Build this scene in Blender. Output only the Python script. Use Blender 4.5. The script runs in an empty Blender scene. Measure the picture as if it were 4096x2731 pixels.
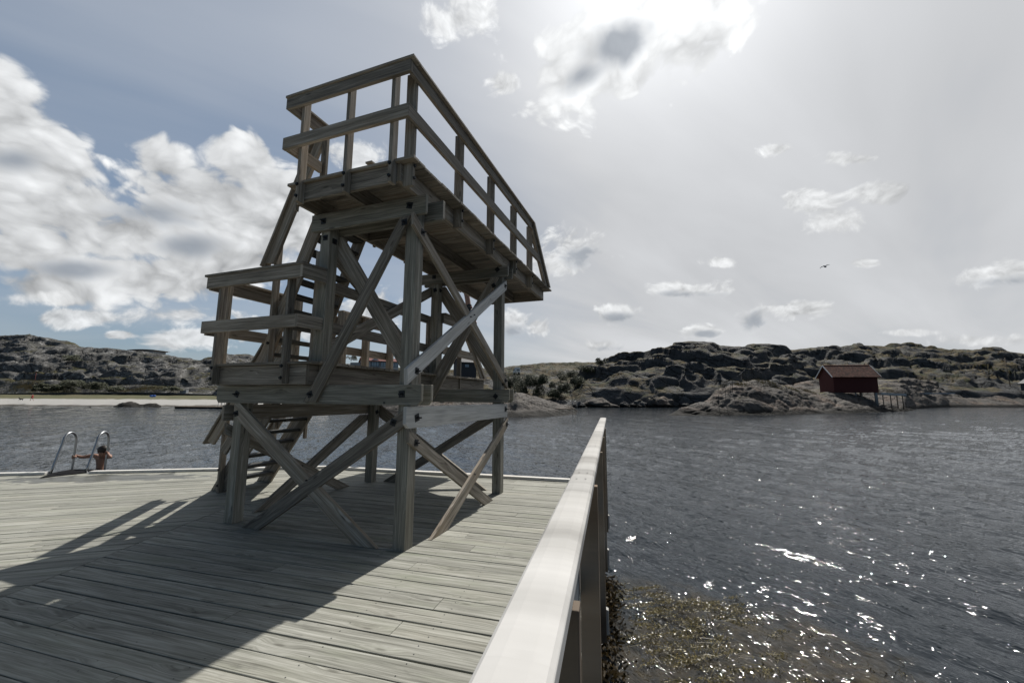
import bpy, bmesh, math, random
from mathutils import Vector, Matrix, noise
from mathutils.bvhtree import BVHTree
random.seed(7)
R_ = math.radians
scene = bpy.context.scene
COL = scene.collection

# ------------------------------------------------------------------ camera
F = 1615.9337306562697
CAM = Vector((-3.811626768256187, -2.5786623394326984, 1.6))
ROT = Matrix([[0.34323747052262354, -0.12962267017851248, -0.9302612548123369],
              [-0.9392343326000118, -0.04189847867974988, -0.3407101201164017],
              [0.00518722417497764, 0.9906777886175278, -0.13612718995573006]])
cam = bpy.data.cameras.new('camera'); camo = bpy.data.objects.new('camera', cam); COL.objects.link(camo)
camo.matrix_world = Matrix.Translation(CAM) @ ROT.to_4x4()
cam.sensor_width = 36; cam.lens = F / 4096 * 36; cam.clip_end = 5000; cam.clip_start = .02
scene.camera = camo
YAW = math.atan2(-ROT[1][2], -ROT[0][2])
FWD = Vector((math.cos(YAW), math.sin(YAW), 0)); RGT = Vector((math.sin(YAW), -math.cos(YAW), 0))
WZ = -1.0                                                 # water level, deck top is z = 0

def ray(px, py): return ROT @ Vector(((px - 2048) / F, -(py - 1365.5) / F, -1))
def P(px, py, d):
    v = ray(px, py); return CAM + v * (d / v.dot(FWD))
def PZ(px, py, z):
    v = ray(px, py); return CAM + v * ((z - CAM.z) / v.z)
def hor(px): return 1576.8 + (px / 4096) * 21.5
def dep(px, py, z=WZ): return (PZ(px, py, z) - CAM).dot(FWD)

# ------------------------------------------------------------------ node helpers
class NT:
    def __init__(s, nt): s.nt = nt; nt.nodes.clear()
    def n(s, t, **kw):
        nd = s.nt.nodes.new(t)
        for k, v in kw.items():
            if k == 'i':
                for a, b in v.items():
                    sk = nd.inputs[a]
                    if isinstance(b, bpy.types.NodeSocket): s.nt.links.new(b, sk)
                    else: sk.default_value = b
            else: setattr(nd, k, v)
        return nd
    def math(s, op, a, b=0., c=0., clamp=False):
        nd = s.n('ShaderNodeMath', operation=op, use_clamp=clamp, i={0: a, 1: b}); 
        if op in ('MULTIPLY_ADD', 'SMOOTH_MIN', 'SMOOTH_MAX', 'COMPARE'):
            if isinstance(c, bpy.types.NodeSocket): s.nt.links.new(c, nd.inputs[2])
            else: nd.inputs[2].default_value = c
        return nd.outputs[0]
    def vec(s, op, a, b=(0, 0, 0)):
        nd = s.n('ShaderNodeVectorMath', operation=op, i={0: a, 1: b})
        return nd.outputs['Value'] if op in ('DOT_PRODUCT', 'LENGTH', 'DISTANCE') else nd.outputs[0]
    def scale(s, a, f):
        nd = s.n('ShaderNodeVectorMath', operation='SCALE', i={0: a}); 
        if isinstance(f, bpy.types.NodeSocket): s.nt.links.new(f, nd.inputs['Scale'])
        else: nd.inputs['Scale'].default_value = f
        return nd.outputs[0]
    def mix(s, f, a, b, mode='MIX'):
        nd = s.n('ShaderNodeMix', data_type='RGBA', blend_type=mode, i={0: f, 6: a, 7: b}); return nd.outputs[2]
    def mixf(s, f, a, b):
        nd = s.n('ShaderNodeMix', data_type='FLOAT', i={0: f, 2: a, 3: b}); return nd.outputs[0]
    def ss(s, x, a, b):
        nd = s.n('ShaderNodeMapRange', interpolation_type='SMOOTHSTEP', i={0: x, 1: a, 2: b, 3: 0., 4: 1.}); return nd.outputs[0]
    def lin(s, x, a, b, c=0., d=1.):
        nd = s.n('ShaderNodeMapRange', i={0: x, 1: a, 2: b, 3: c, 4: d}); return nd.outputs[0]
    def noise(s, v, sc, det=4., rough=.55, dist=0., out='Fac', dim='3D'):
        nd = s.n('ShaderNodeTexNoise', noise_dimensions=dim, i={'Vector': v, 'Scale': sc, 'Detail': det, 'Roughness': rough, 'Distortion': dist}); return nd.outputs[out]
    def ramp(s, f, stops):
        nd = s.n('ShaderNodeValToRGB', i={0: f}); cr = nd.color_ramp
        while len(cr.elements) < len(stops): cr.elements.new(.5)
        for e, (p, c) in zip(cr.elements, stops): e.position = p; e.color = (*c, 1) if len(c) == 3 else c
        return nd.outputs[0]
    def voro(s, v, sc, feat='F1', out='Distance', rnd=1., dim='3D'):
        nd = s.n('ShaderNodeTexVoronoi', feature=feat, voronoi_dimensions=dim, i={'Vector': v, 'Scale': sc, 'Randomness': rnd}); return nd.outputs[out]
    def comb(s, x, y, z=0.): return s.n('ShaderNodeCombineXYZ', i={0: x, 1: y, 2: z}).outputs[0]
    def sep(s, v): return s.n('ShaderNodeSeparateXYZ', i={0: v}).outputs
    def bump(s, h, st=.3, d=.01):
        return s.n('ShaderNodeBump', i={'Strength': st, 'Distance': d, 'Height': h}).outputs[0]
    def out(s, sh, vol=None):
        o = s.n('ShaderNodeOutputMaterial', i={0: sh}); return o
    def bsdf(s, **kw):
        nd = s.n('ShaderNodeBsdfPrincipled')
        for k, v in kw.items():
            k = k.replace('_', ' ')
            if isinstance(v, bpy.types.NodeSocket): s.nt.links.new(v, nd.inputs[k])
            else: nd.inputs[k].default_value = v
        return nd.outputs[0]

def newmat(name):
    m = bpy.data.materials.new(name); m.use_nodes = True; return m, NT(m.node_tree)
def C4(r, g, b): return (r, g, b, 1.)

def wood(name, lo, mid, hi, green=.25, vary=.35, stain=.35, knots=1., rough=.8, warm=.25, wet=False, spec=.25):
    """Weathered plank: UV u runs along the board in metres, v across; each board has its own offset."""
    m, t = newmat(name)
    uv = t.n('ShaderNodeUVMap', uv_map='UVMap').outputs[0]
    u, v, _ = t.sep(uv)
    cell = t.math('FLOOR', t.math('DIVIDE', v, 4.))
    wn = t.n('ShaderNodeTexWhiteNoise', noise_dimensions='1D', i={'W': cell}); r1 = wn.outputs['Value']; rc = wn.outputs['Color']
    r2, r3, r4 = t.sep(rc)
    warp = t.noise(t.comb(t.math('MULTIPLY', u, 1.6), t.math('MULTIPLY', v, 9.)), 1., 2.)
    kv = t.comb(t.math('MULTIPLY', u, 2.1), t.math('MULTIPLY', v, 8.5))
    kd = t.voro(kv, 1., 'F1', 'Distance', .9, '2D')
    kc = t.voro(kv, 1., 'F1', 'Color', .9, '2D')
    ksel = t.math('GREATER_THAN', t.sep(kc)[0], .78)
    knot = t.math('MULTIPLY', t.math('SUBTRACT', 1., t.ss(t.math('ADD', kd, t.math('MULTIPLY', t.math('SUBTRACT', warp, .5), .12)), .03, .13)), ksel)
    kring = t.math('MULTIPLY', t.math('SUBTRACT', 1., t.ss(kd, .1, .5)), ksel)
    vv = t.math('ADD', v, t.math('ADD', t.math('MULTIPLY', warp, .035), t.math('MULTIPLY', kring, .03)))
    g1 = t.noise(t.comb(t.math('MULTIPLY', u, 2.2), t.math('MULTIPLY', vv, 75.)), 1., 5., .6)
    g2 = t.noise(t.comb(t.math('MULTIPLY', u, .9), t.math('MULTIPLY', vv, 22.)), 1., 4., .55)
    g = t.math('ADD', t.math('MULTIPLY', g1, .55), t.math('MULTIPLY', g2, .45))
    col = t.ramp(g, [(.34, lo), (.5, mid), (.64, hi)])
    br = t.math('ADD', 1. - vary * .5, t.math('MULTIPLY', r1, vary))
    col = t.mix(1., col, t.n('ShaderNodeCombineColor', i={0: br, 1: br, 2: br}).outputs[0], 'MULTIPLY')
    wmask = t.math('MULTIPLY', t.math('MULTIPLY', t.ss(r2, .45, 1.), t.ss(t.noise(t.comb(u, t.math('MULTIPLY', v, 4.)), 1.3, 3.), .35, .75)), warm)
    col = t.mix(wmask, col, C4(mid[0] * 1.15, mid[1] * .95, mid[2] * .72))
    gm = t.math('MULTIPLY', t.ss(t.noise(t.comb(t.math('MULTIPLY', u, 1.1), t.math('MULTIPLY', v, 5.), 3.), 1., 5., .65), .48, .75), green)
    col = t.mix(gm, col, C4(mid[0] * .82, mid[1] * .92, mid[2] * .72))
    sm = t.ss(t.noise(t.comb(t.math('MULTIPLY', u, 3.), t.math('MULTIPLY', v, 11.), 7.), 1., 6., .7), .57, .78)
    col = t.mix(t.math('MULTIPLY', sm, stain), col, C4(lo[0] * .42, lo[1] * .42, lo[2] * .42))
    col = t.mix(t.math('MULTIPLY', knot, .62 * knots), col, C4(lo[0] * .35, lo[1] * .3, lo[2] * .25))
    crack = t.math('LESS_THAN', t.noise(t.comb(t.math('MULTIPLY', u, .7), t.math('MULTIPLY', vv, 38.), 11.), 1., 2., .4), .265)
    col = t.mix(t.math('MULTIPLY', crack, .55), col, C4(lo[0] * .3, lo[1] * .3, lo[2] * .3))
    nm = t.bump(t.math('SUBTRACT', g, t.math('MULTIPLY', crack, .8)), .45, .004)
    ro = t.mixf(g, rough - .12, rough + .1)
    if wet:          # water tracked onto the boards round the swim ladder
        wp = t.n('ShaderNodeNewGeometry').outputs['Position']
        q = t.n('ShaderNodeMapping', vector_type='TEXTURE', i={'Vector': wp, 'Location': (1.15, 7.6, 0), 'Rotation': (0, 0, R_(119.5)), 'Scale': (2.1, .42, 4)}).outputs[0]
        wm = t.ss(t.math('ADD', t.math('SUBTRACT', 1., t.vec('LENGTH', q)), t.math('MULTIPLY', t.math('SUBTRACT', t.noise(t.vec('MULTIPLY', wp, (1, 1, 1)), 2.6, 6., .65), .5), 2.6)), .1, .22)
        col = t.mix(t.math('MULTIPLY', wm, .8), col, t.scale(col, .28)); ro = t.mixf(wm, ro, .32)
    t.out(t.bsdf(Base_Color=col, Roughness=ro, Normal=nm))
    m.node_tree.nodes['Principled BSDF'].inputs['Specular IOR Level'].default_value = spec
    return m

def simple(name, col, rough=.6, metal=0., var=.25, sc=8., bump=0., spec=.4):
    m, t = newmat(name)
    p = t.n('ShaderNodeTexCoord').outputs['Object']
    n = t.noise(p, sc, 4.)
    c = t.mix(n, C4(*[x * (1 - var) for x in col]), C4(*[min(1, x * (1 + var)) for x in col]))
    kw = dict(Base_Color=c, Roughness=rough, Metallic=metal)
    if bump: kw['Normal'] = t.bump(n, bump, .01)
    t.out(t.bsdf(**kw)); m.node_tree.nodes['Principled BSDF'].inputs['Specular IOR Level'].default_value = spec
    return m

M = {}
M['tower'] = wood('tower_wood', (.085, .072, .057), (.23, .202, .166), (.42, .383, .33), green=.12, vary=.62, stain=.5, warm=.6, spec=.4)
M['towerg'] = wood('tower_post_wood', (.085, .08, .066), (.205, .194, .163), (.36, .347, .30), green=.25, vary=.4, stain=.5, warm=.3, spec=.4)
M['pale'] = wood('pale_wood', (.30, .295, .28), (.47, .465, .45), (.62, .615, .6), green=.05, vary=.1, stain=.25, warm=.1)  # on the tower's side plank and brace this paleness stands in for sunlight
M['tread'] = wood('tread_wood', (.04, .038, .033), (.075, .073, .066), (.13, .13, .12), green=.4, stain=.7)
M['deck'] = wood('deck_wood', (.105, .104, .087), (.258, .256, .222), (.41, .407, .365), green=.35, vary=.3, stain=.6, knots=.8, warm=.12, wet=True)
M['rail'] = wood('rail_wood', (.19, .183, .172), (.42, .413, .395), (.60, .592, .575), green=.03, vary=.1, stain=.5, knots=1., warm=.08)
M['railpost'] = wood('rail_post_wood', (.085, .062, .045), (.215, .168, .125), (.34, .28, .22), green=.1, vary=.3, stain=.3, warm=.5)
M['curb'] = wood('curb_wood', (.42, .41, .39), (.6, .59, .56), (.72, .71, .68), green=.05, vary=.15, stain=.15)
M['steel'] = simple('galvanised_steel', (.33, .34, .35), .38, 1., .2, 14.)
M['bolt'] = simple('bolt_steel', (.03, .033, .036), .55, .6, .4, 40.)
M['rubber'] = simple('rubber_mat', (.012, .012, .013), .95, 0., .3, 30., spec=.08)
M['skin'] = simple('skin', (.30, .17, .12), .55, 0., .15, 18.)
M['hair'] = simple('hair', (.022, .016, .012), .5, 0., .4, 60.)
M['red'] = simple('red_cloth', (.26, .012, .016), .8)
M['white'] = simple('white_paint', (.72, .73, .73), .5, 0., .08)
M['blond'] = simple('blond_hair', (.5, .38, .2), .6)
M['black'] = simple('black_fur', (.02, .02, .02), .8)
M['blue'] = simple('blue_fabric', (.02, .08, .28), .7)
M['glass'] = simple('window_glass', (.25, .33, .4), .12, 0., .2, 1.)
M['grey'] = simple('grey_paint', (.3, .32, .34), .6, 0., .1)
M['darkwall'] = simple('dark_cladding', (.035, .038, .045), .7, 0., .25)
M['palewall'] = simple('pale_cladding', (.4, .42, .44), .7, 0., .12)
M['redroof'] = simple('red_roof', (.15, .045, .036), .8, 0., .25, 3.)
M['concrete'] = simple('concrete', (.26, .26, .25), .85, 0., .25, 3.)
M['redpole'] = simple('red_pole', (.11, .012, .01), .7)
M['gull'] = simple('gull_feather', (.17, .19, .22), .7, 0., .3)

# ------------------------------------------------------------------ mesh helpers
KV = [0]
def bm_new():
    bm = bmesh.new(); bm.loops.layers.uv.new('UVMap'); return bm
def uv_faces(bm, faces, o, L, A, T, off=None):
    uvl = bm.loops.layers.uv[0]
    if off is None:
        KV[0] += 1; off = (random.uniform(0, 40), KV[0] * 4 + .8)
    for f in faces:
        n = f.normal
        a, b, c = abs(n.dot(L)), abs(n.dot(A)), abs(n.dot(T))
        for lp in f.loops:
            d = lp.vert.co - o; l_, a_, t_ = d.dot(L), d.dot(A), d.dot(T)
            if c >= a and c >= b: uv = (l_, a_)
            elif b >= a: uv = (l_, t_ + .31)
            else: uv = (a_ * .5 + .2, t_ + .17)
            lp[uvl].uv = (uv[0] + off[0], uv[1] + off[1])
def prism(bm, pts, tv, L=None):
    pts = [Vector(p) for p in pts]; tv = Vector(tv)
    if L is None:
        L = max((pts[(i + 1) % len(pts)] - pts[i] for i in range(len(pts))), key=lambda v: v.length)
    L = Vector(L).normalized(); T = tv.normalized(); A = L.cross(T).normalized()
    n = Vector((0, 0, 0))
    for i in range(len(pts)): n += pts[i].cross(pts[(i + 1) % len(pts)])
    if n.dot(tv) > 0: pts = pts[::-1]
    a = [bm.verts.new(p) for p in pts]; b = [bm.verts.new(p + tv) for p in pts]
    fs = [bm.faces.new(a), bm.faces.new(b[::-1])]
    k = len(pts)
    for i in range(k): fs.append(bm.faces.new((a[(i + 1) % k], a[i], b[i], b[(i + 1) % k])))
    for f in fs: f.normal_update()
    uv_faces(bm, fs, pts[0], L, A, T)
    return fs
def box(bm, x0, x1, y0, y1, z0, z1):
    dx, dy, dz = x1 - x0, y1 - y0, z1 - z0
    pts = [(x0, y0, z0), (x1, y0, z0), (x1, y1, z0), (x0, y1, z0)]
    dims = [(abs(dx), Vector((1, 0, 0))), (abs(dy), Vector((0, 1, 0))), (abs(dz), Vector((0, 0, 1)))]
    dims.sort(key=lambda d: -d[0]); L = dims[0][1]; T = dims[2][1]
    if T.z: prism(bm, pts, (0, 0, dz), L)
    elif T.x: prism(bm, [(x0, y0, z0), (x0, y1, z0), (x0, y1, z1), (x0, y0, z1)], (dx, 0, 0), L)
    else: prism(bm, [(x0, y0, z0), (x1, y0, z0), (x1, y0, z1), (x0, y0, z1)], (0, dy, 0), L)
def bar(bm, p0, p1, wdir, w, t):
    """Board from p0 to p1 (centre line), w wide along wdir, t thick."""
    p0 = Vector(p0); p1 = Vector(p1); L = (p1 - p0).normalized(); A = Vector(wdir); A = (A - L * A.dot(L)).normalized(); T = L.cross(A)
    o = -T * t / 2
    prism(bm, [p0 - A * w / 2 + o, p1 - A * w / 2 + o, p1 + A * w / 2 + o, p0 + A * w / 2 + o], T * t, L)
def cyl(bm, p0, p1, r0, r1=None, n=10, caps=True):
    p0 = Vector(p0); p1 = Vector(p1); r1 = r0 if r1 is None else r1
    L = (p1 - p0).normalized(); A = L.orthogonal().normalized(); B = L.cross(A)
    a = [bm.verts.new(p0 + (A * math.cos(2 * math.pi * i / n) + B * math.sin(2 * math.pi * i / n)) * r0) for i in range(n)]
    b = [bm.verts.new(p1 + (A * math.cos(2 * math.pi * i / n) + B * math.sin(2 * math.pi * i / n)) * r1) for i in range(n)]
    for i in range(n):
        f = bm.faces.new((a[i], a[(i + 1) % n], b[(i + 1) % n], b[i])); f.smooth = n > 6
    if caps: bm.faces.new(a[::-1]); bm.faces.new(b)
def tube(bm, pts, r, n=10, closed=False):
    pts = [Vector(p) for p in pts]; rings = []
    up = None
    for i, p in enumerate(pts):
        d = (pts[min(i + 1, len(pts) - 1)] - pts[max(i - 1, 0)]).normalized()
        if up is None: up = d.orthogonal().normalized()
        up = (up - d * up.dot(d)).normalized(); s = d.cross(up)
        rr = r[i] if isinstance(r, (list, tuple)) else r
        rings.append([bm.verts.new(p + (up * math.cos(2 * math.pi * k / n) + s * math.sin(2 * math.pi * k / n)) * rr) for k in range(n)])
    for a, b in zip(rings, rings[1:]):
        for k in range(n):
            f = bm.faces.new((a[k], a[(k + 1) % n], b[(k + 1) % n], b[k])); f.smooth = True
    bm.faces.new(rings[0][::-1]); bm.faces.new(rings[-1])
def obj(name, bm, mat, parent=None, bevel=0., smooth=False):
    bmesh.ops.recalc_face_normals(bm, faces=bm.faces)
    me = bpy.data.meshes.new(name); bm.to_mesh(me); bm.free()
    if mat: me.materials.append(mat)
    o = bpy.data.objects.new(name, me); COL.objects.link(o)
    if smooth:
        for p in me.polygons: p.use_smooth = True
    if bevel:
        b = o.modifiers.new('bevel', 'BEVEL'); b.width = bevel; b.segments = 2; b.limit_method = 'ANGLE'; b.angle_limit = R_(40)
        b.use_clamp_overlap = True
    if parent: o.parent = parent
    return o
def tag(o, label, cat, group=None, kind=None):
    o['label'] = label; o['category'] = cat
    if group: o['group'] = group
    if kind: o['kind'] = kind
    return o
def struct(o, kind='structure', label=None, cat=None):
    o['kind'] = kind
    if label: o['label'] = label; o['category'] = cat
    return o
def empty(name, loc=(0, 0, 0)):
    o = bpy.data.objects.new(name, None); COL.objects.link(o); o.location = loc; o.empty_display_size = .2; return o
def part_of(o, parent):
    o.parent = parent; o.matrix_parent_inverse = Matrix.Translation(-Vector(parent.location)); return o
def clip2(poly, n, d):
    """keep the side of a 2D polygon where n.p <= d"""
    out = []
    for i in range(len(poly)):
        a, b = poly[i], poly[(i + 1) % len(poly)]
        da = n[0] * a[0] + n[1] * a[1] - d; db = n[0] * b[0] + n[1] * b[1] - d
        if da <= 0: out.append(a)
        if (da < 0 < db) or (db < 0 < da):
            s = da / (da - db); out.append((a[0] + (b[0] - a[0]) * s, a[1] + (b[1] - a[1]) * s))
    return out

exec_parts = []
# ------------------------------------------------------------------ sun, sky, clouds
SUN = Vector((.785, -.056, 1)).normalized()
SEL = math.asin(SUN.z); SAZ = math.atan2(SUN.y, SUN.x)
ld = bpy.data.lights.new('sun', 'SUN'); lo = bpy.data.objects.new('sun', ld); COL.objects.link(lo)
ld.energy = 5.0; ld.angle = R_(.6); ld.color = (1, .96, .9)
lo.rotation_euler = (-SUN).to_track_quat('-Z', 'Y').to_euler(); lo.location = (0, 0, 30)

W = bpy.data.worlds.new('World'); scene.world = W; W.use_nodes = True
t = NT(W.node_tree)
D = t.vec('NORMALIZE', t.n('ShaderNodeTexCoord').outputs['Generated'])
sky = t.n('ShaderNodeTexSky', sky_type='NISHITA', sun_disc=False, sun_elevation=SEL, sun_rotation=math.pi / 2 - SAZ,
          altitude=0., air_density=1., dust_density=1.2, ozone_density=2.)
SKYK = .1
skyc = t.mix(.5, t.scale(sky.outputs[0], SKYK), C4(.17, .255, .36))
sdot = t.vec('DOT_PRODUCT', D, SUN)
dz = t.sep(D)[2]
fdot = t.vec('DOT_PRODUCT', D, tuple(FWD))
# thin high veil: thick towards the sun and on the right, streaked
hn = t.vec('DIVIDE', D, t.comb(*[t.math('ADD', t.math('MAXIMUM', dz, 0.), .22)] * 3))
streak = t.noise(t.n('ShaderNodeMapping', vector_type='TEXTURE', i={'Vector': hn, 'Rotation': (0, 0, R_(-35)), 'Scale': (1.9, .5, 1)}).outputs[0], .9, 5., .5, .5)
soft = t.noise(hn, .5, 4., .5)
near = t.ss(sdot, .45, .95)
side = t.ss(t.vec('DOT_PRODUCT', D, tuple(RGT)), -.48, .26)
vtex = t.math('SUBTRACT', t.math('ADD', t.math('MULTIPLY', streak, .5), t.math('MULTIPLY', soft, .5)), .5)
veil = t.math('ADD', t.math('ADD', t.math('MULTIPLY', side, .62), .16), t.math('ADD', t.math('MULTIPLY', near, .25), t.math('MULTIPLY', vtex, 1.5)), clamp=True)
veil = t.math('MULTIPLY', veil, t.ss(fdot, -.5, .25))
sp = t.math('MAXIMUM', sdot, 0.)
glow = t.math('ADD', t.math('MULTIPLY', t.math('POWER', sp, 7.), .16), t.math('MULTIPLY', t.math('POWER', sp, 40.), .55))
vb = t.math('ADD', t.math('ADD', .555, t.math('MULTIPLY', vtex, .8)), glow)
veilc = t.mix(1., C4(.98, .995, 1.02), t.n('ShaderNodeCombineColor', i={0: vb, 1: vb, 2: vb}).outputs[0], 'MULTIPLY')
base = t.mix(t.math('MULTIPLY', veil, .96), skyc, veilc)

def blob(px, py, rx, ry, tilt=0.):
    c = ray(px, py).normalized(); k = 1 / (F * ray(px, py).length / 1.0) * 1.0
    # angular radii from pixel radii at that spot
    rr = (ray(px + rx, py).normalized() - c).length; rv = (ray(px, py + ry).normalized() - c).length
    r = (ray(px + 5, py - 5 * math.tan(tilt)).normalized() - c).normalized(); u = c.cross(r).normalized(); r = u.cross(c)
    m = Matrix((r, u, c)).transposed()
    nd = t.n('ShaderNodeMapping', vector_type='TEXTURE', i={'Vector': D, 'Location': tuple(c), 'Rotation': tuple(m.to_euler('XYZ')), 'Scale': (rr, rv, .35)})
    return t.vec('LENGTH', nd.outputs[0])
def field(bl, k=.25):
    acc = None
    for b in bl:
        d = blob(*b)
        acc = d if acc is None else t.math('SMOOTH_MIN', acc, d, k)
    return t.math('SUBTRACT', 1., acc)
sq = t.vec('MULTIPLY', D, (1, 1, 1.35))
wp = t.vec('ADD', sq, t.scale(t.vec('SUBTRACT', t.noise(sq, 5., 3., .5, out='Color'), (.5, .5, .5)), .16))
shift = tuple((SUN * .5 + Vector((0, 0, 1.))).normalized() * .03)
cn = t.noise(wp, 6., 11., .58); cns = t.noise(t.vec('ADD', wp, shift), 6., 4., .5)
sn = t.noise(wp, 16., 8., .6); sns = t.noise(t.vec('ADD', wp, tuple(Vector(shift) * .4)), 16., 4., .55)
big = [(10, 420, 190, 250), (170, 640, 270, 190), (60, 800, 240, 140), (330, 830, 260, 130), (655, 650, 160, 140), (965, 650, 190, 150), (800, 790, 380, 190),
       (560, 930, 330, 150), (900, 980, 330, 170), (120, 1010, 240, 110), (640, 1120, 460, 130), (250, 1150, 330, 90), (1150, 850, 200, 200),
       (2400, 250, 380, 230, .2), (2700, 100, 330, 210)]
small = [(3420, 640, 160, 40), (2292, 985, 150, 105), (2220, 1050, 120, 80), (3250, 790, 200, 95), (3480, 775, 200, 62), (3340, 880, 150, 80), (2740, 1160, 240, 50), (2460, 1255, 120, 62), (3020, 1275, 85, 66), (2806, 1326, 90, 42), (4020, 1100, 260, 75),
         (3160, 1235, 200, 50), (3900, 1362, 230, 40), (3640, 1330, 160, 22), (2040, 1290, 100, 80), (2150, 1312, 75, 46), (2400, 1382, 120, 42), (2012, 336, 95, 55), (1840, 80, 170, 120), (1430, 620, 130, 90), (1500, 1230, 170, 80),
         (1300, 1320, 150, 60), (2870, 1050, 90, 26), (150, 1190, 230, 50), (330, 1270, 280, 50), (700, 1260, 330, 70), (760, 1350, 250, 60), (500, 1340, 90, 24), (3100, 600, 90, 34), (3450, 1050, 90, 26)]
darkb = [(2450, 190, 170, 100, .35), (2330, 300, 130, 70, .5), (600, 850, 270, 80), (760, 985, 190, 60), (300, 1080, 220, 50), (60, 640, 160, 60)]
darks = [(2760, 140, 70, 55), (3025, 1285, 85, 58), (4050, 1130, 210, 36), (2330, 1015, 110, 60), (2480, 1275, 110, 30), (2760, 1182, 170, 24), (2815, 1336, 70, 20), (2050, 1325, 80, 44), (2430, 1396, 90, 22)]
def cloudset(wb, db, n, ns, amp, lo_, hi_):
    fw = field(wb); dens = t.math('ADD', fw, t.math('MULTIPLY', t.math('SUBTRACT', n, .5), amp))
    cov = t.ss(dens, lo_, hi_)
    dk = t.ss(t.math('ADD', field(db), t.math('MULTIPLY', t.math('SUBTRACT', n, .5), amp)), -.1, .9)
    rel = t.math('SUBTRACT', n, ns)
    return cov, dk, rel, dens
p1_, p2_, p3_ = t.voro(wp, 11., 'F1'), t.voro(wp, 26., 'F1'), t.voro(wp, 60., 'F1')
pf = t.math('ADD', t.math('MULTIPLY', t.math('SUBTRACT', .45, p1_), .30), t.math('ADD', t.math('MULTIPLY', t.math('SUBTRACT', .45, p2_), .2), t.math('MULTIPLY', t.math('SUBTRACT', .45, p3_), .08)))
cn = t.math('ADD', cn, pf); sn = t.math('ADD', sn, t.math('MULTIPLY', pf, .7))
cov1, dk1, rel1, dn1 = cloudset(big, darkb, cn, cns, 1.9, -.04, .26)
cov2, dk2, rel2, dn2 = cloudset(small, darks, sn, sns, 2.1, .08, .55)
def cshade(cov, dk, rel, k, b0):
    cl = t.math('ADD', t.math('ADD', b0, t.math('MULTIPLY', rel, k)), t.math('MULTIPLY', glow, .9))
    cl = t.math('MINIMUM', t.math('MAXIMUM', cl, .38), 1.7)
    cw = t.mix(1., C4(.975, .99, 1.), t.n('ShaderNodeCombineColor', i={0: cl, 1: cl, 2: cl}).outputs[0], 'MULTIPLY')
    return t.mix(t.math('MULTIPLY', dk, .85), cw, C4(.29, .325, .375))
final = t.mix(t.math('MULTIPLY', cov1, .95), base, cshade(cov1, dk1, rel1, 1.5, .72))
final = t.mix(t.math('MULTIPLY', cov2, .85), final, cshade(cov2, dk2, rel2, 1.4, .74))
final = t.scale(final, t.mixf(t.lin(fdot, -.1, .35, 0., 1.), t.lin(dz, .15, .85, .85, .34), 1.))
bg = t.n('ShaderNodeBackground', i={0: final, 1: 1.})
t.n('ShaderNodeOutputWorld', i={0: bg.outputs[0]})
W.cycles.sampling_method = 'MANUAL'; W.cycles.sample_map_resolution = 1024
vs = scene.view_settings
vs.view_transform = 'Standard'; vs.look = 'None'; vs.gamma = 1; vs.exposure = 0; vs.use_curve_mapping = False

# ------------------------------------------------------------------ jetty deck
PITCH = .193; GAP = .011
A1 = R_(94.4); MIT = R_(21.0); A2 = 2 * MIT + math.pi - A1
M0 = Vector((.328, 3.297)); mit_n = Vector((-math.sin(MIT), math.cos(MIT)))      # seg 2 lies on the positive side of the mitre
RA = R_(6.4); E0 = Vector((-.95, -2.04)); e_n = Vector((math.sin(RA), -math.cos(RA)))   # beyond the edge: e_n.(p-E0) > 0
CORN = Vector((3.55, 4.54)); c1d = Vector((math.cos(R_(-83.8)), math.sin(R_(-83.8)))); c2d = Vector((math.cos(R_(119.5)), math.sin(R_(119.5))))
def board_poly(ang, k, side, far_n, far_d):
    u = Vector((math.cos(ang), math.sin(ang))); nrm = Vector((u.y, -u.x))
    rg = random.Random(k * 7 + int(side) * 1000); a = k * PITCH; b = a + PITCH - rg.choice((.006, .008, .010, .013, .017))
    o = M0
    pl = [tuple(o + nrm * a - u * 16), tuple(o + nrm * b - u * 16), tuple(o + nrm * b + u * 16), tuple(o + nrm * a + u * 16)]
    n = mit_n * side
    pl = clip2(pl, n, n.dot(M0) - .004)
    if pl: pl = clip2(pl, far_n, far_d)
    return pl, u
bm = bm_new()
c1n = Vector((-c1d.y, c1d.x)); 
if c1n.x < 0: c1n = -c1n
c2n = Vector((c2d.y, -c2d.x))
if c2n.x < 0: c2n = -c2n
def lay(ang, ks, side, cn_):
    for k in ks:
        pl, u = board_poly(ang, k, side, cn_, cn_.dot(CORN) + .02)
        if len(pl) < 3: continue
        if side == 1:
            pl = clip2(pl, e_n, e_n.dot(E0) + random.uniform(-.012, .012))
        if len(pl) < 3: continue
        ls = [u.dot(Vector(p)) for p in pl]; l0, l1 = min(ls), max(ls)
        if l1 - l0 < .02: continue
        cuts = [l0]; x = l0 + random.uniform(.8, 4.2)
        while x < l1 - .6: cuts.append(x); x += random.choice((3.6, 4.2, 4.8))
        cuts.append(l1)
        dzb = random.uniform(-.0015, .0015)
        for s, e in zip(cuts, cuts[1:]):
            q = clip2(clip2(pl, u, e - (.0015 if e < l1 else -1)), -u, -(s + (.0015 if s > l0 else -1)))
            if len(q) >= 3: prism(bm, [(p[0], p[1], -.028 + dzb) for p in q], (0, 0, .028), (u.x, u.y, 0))
lay(A1, range(-62, 40), 1, c1n)
lay(A2, range(-60, 40), -1, c2n)
deck = struct(obj('jetty_deck', bm, M['deck'], bevel=.004), label='pale grey boarded jetty deck with mitred boards', cat='jetty')
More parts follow.
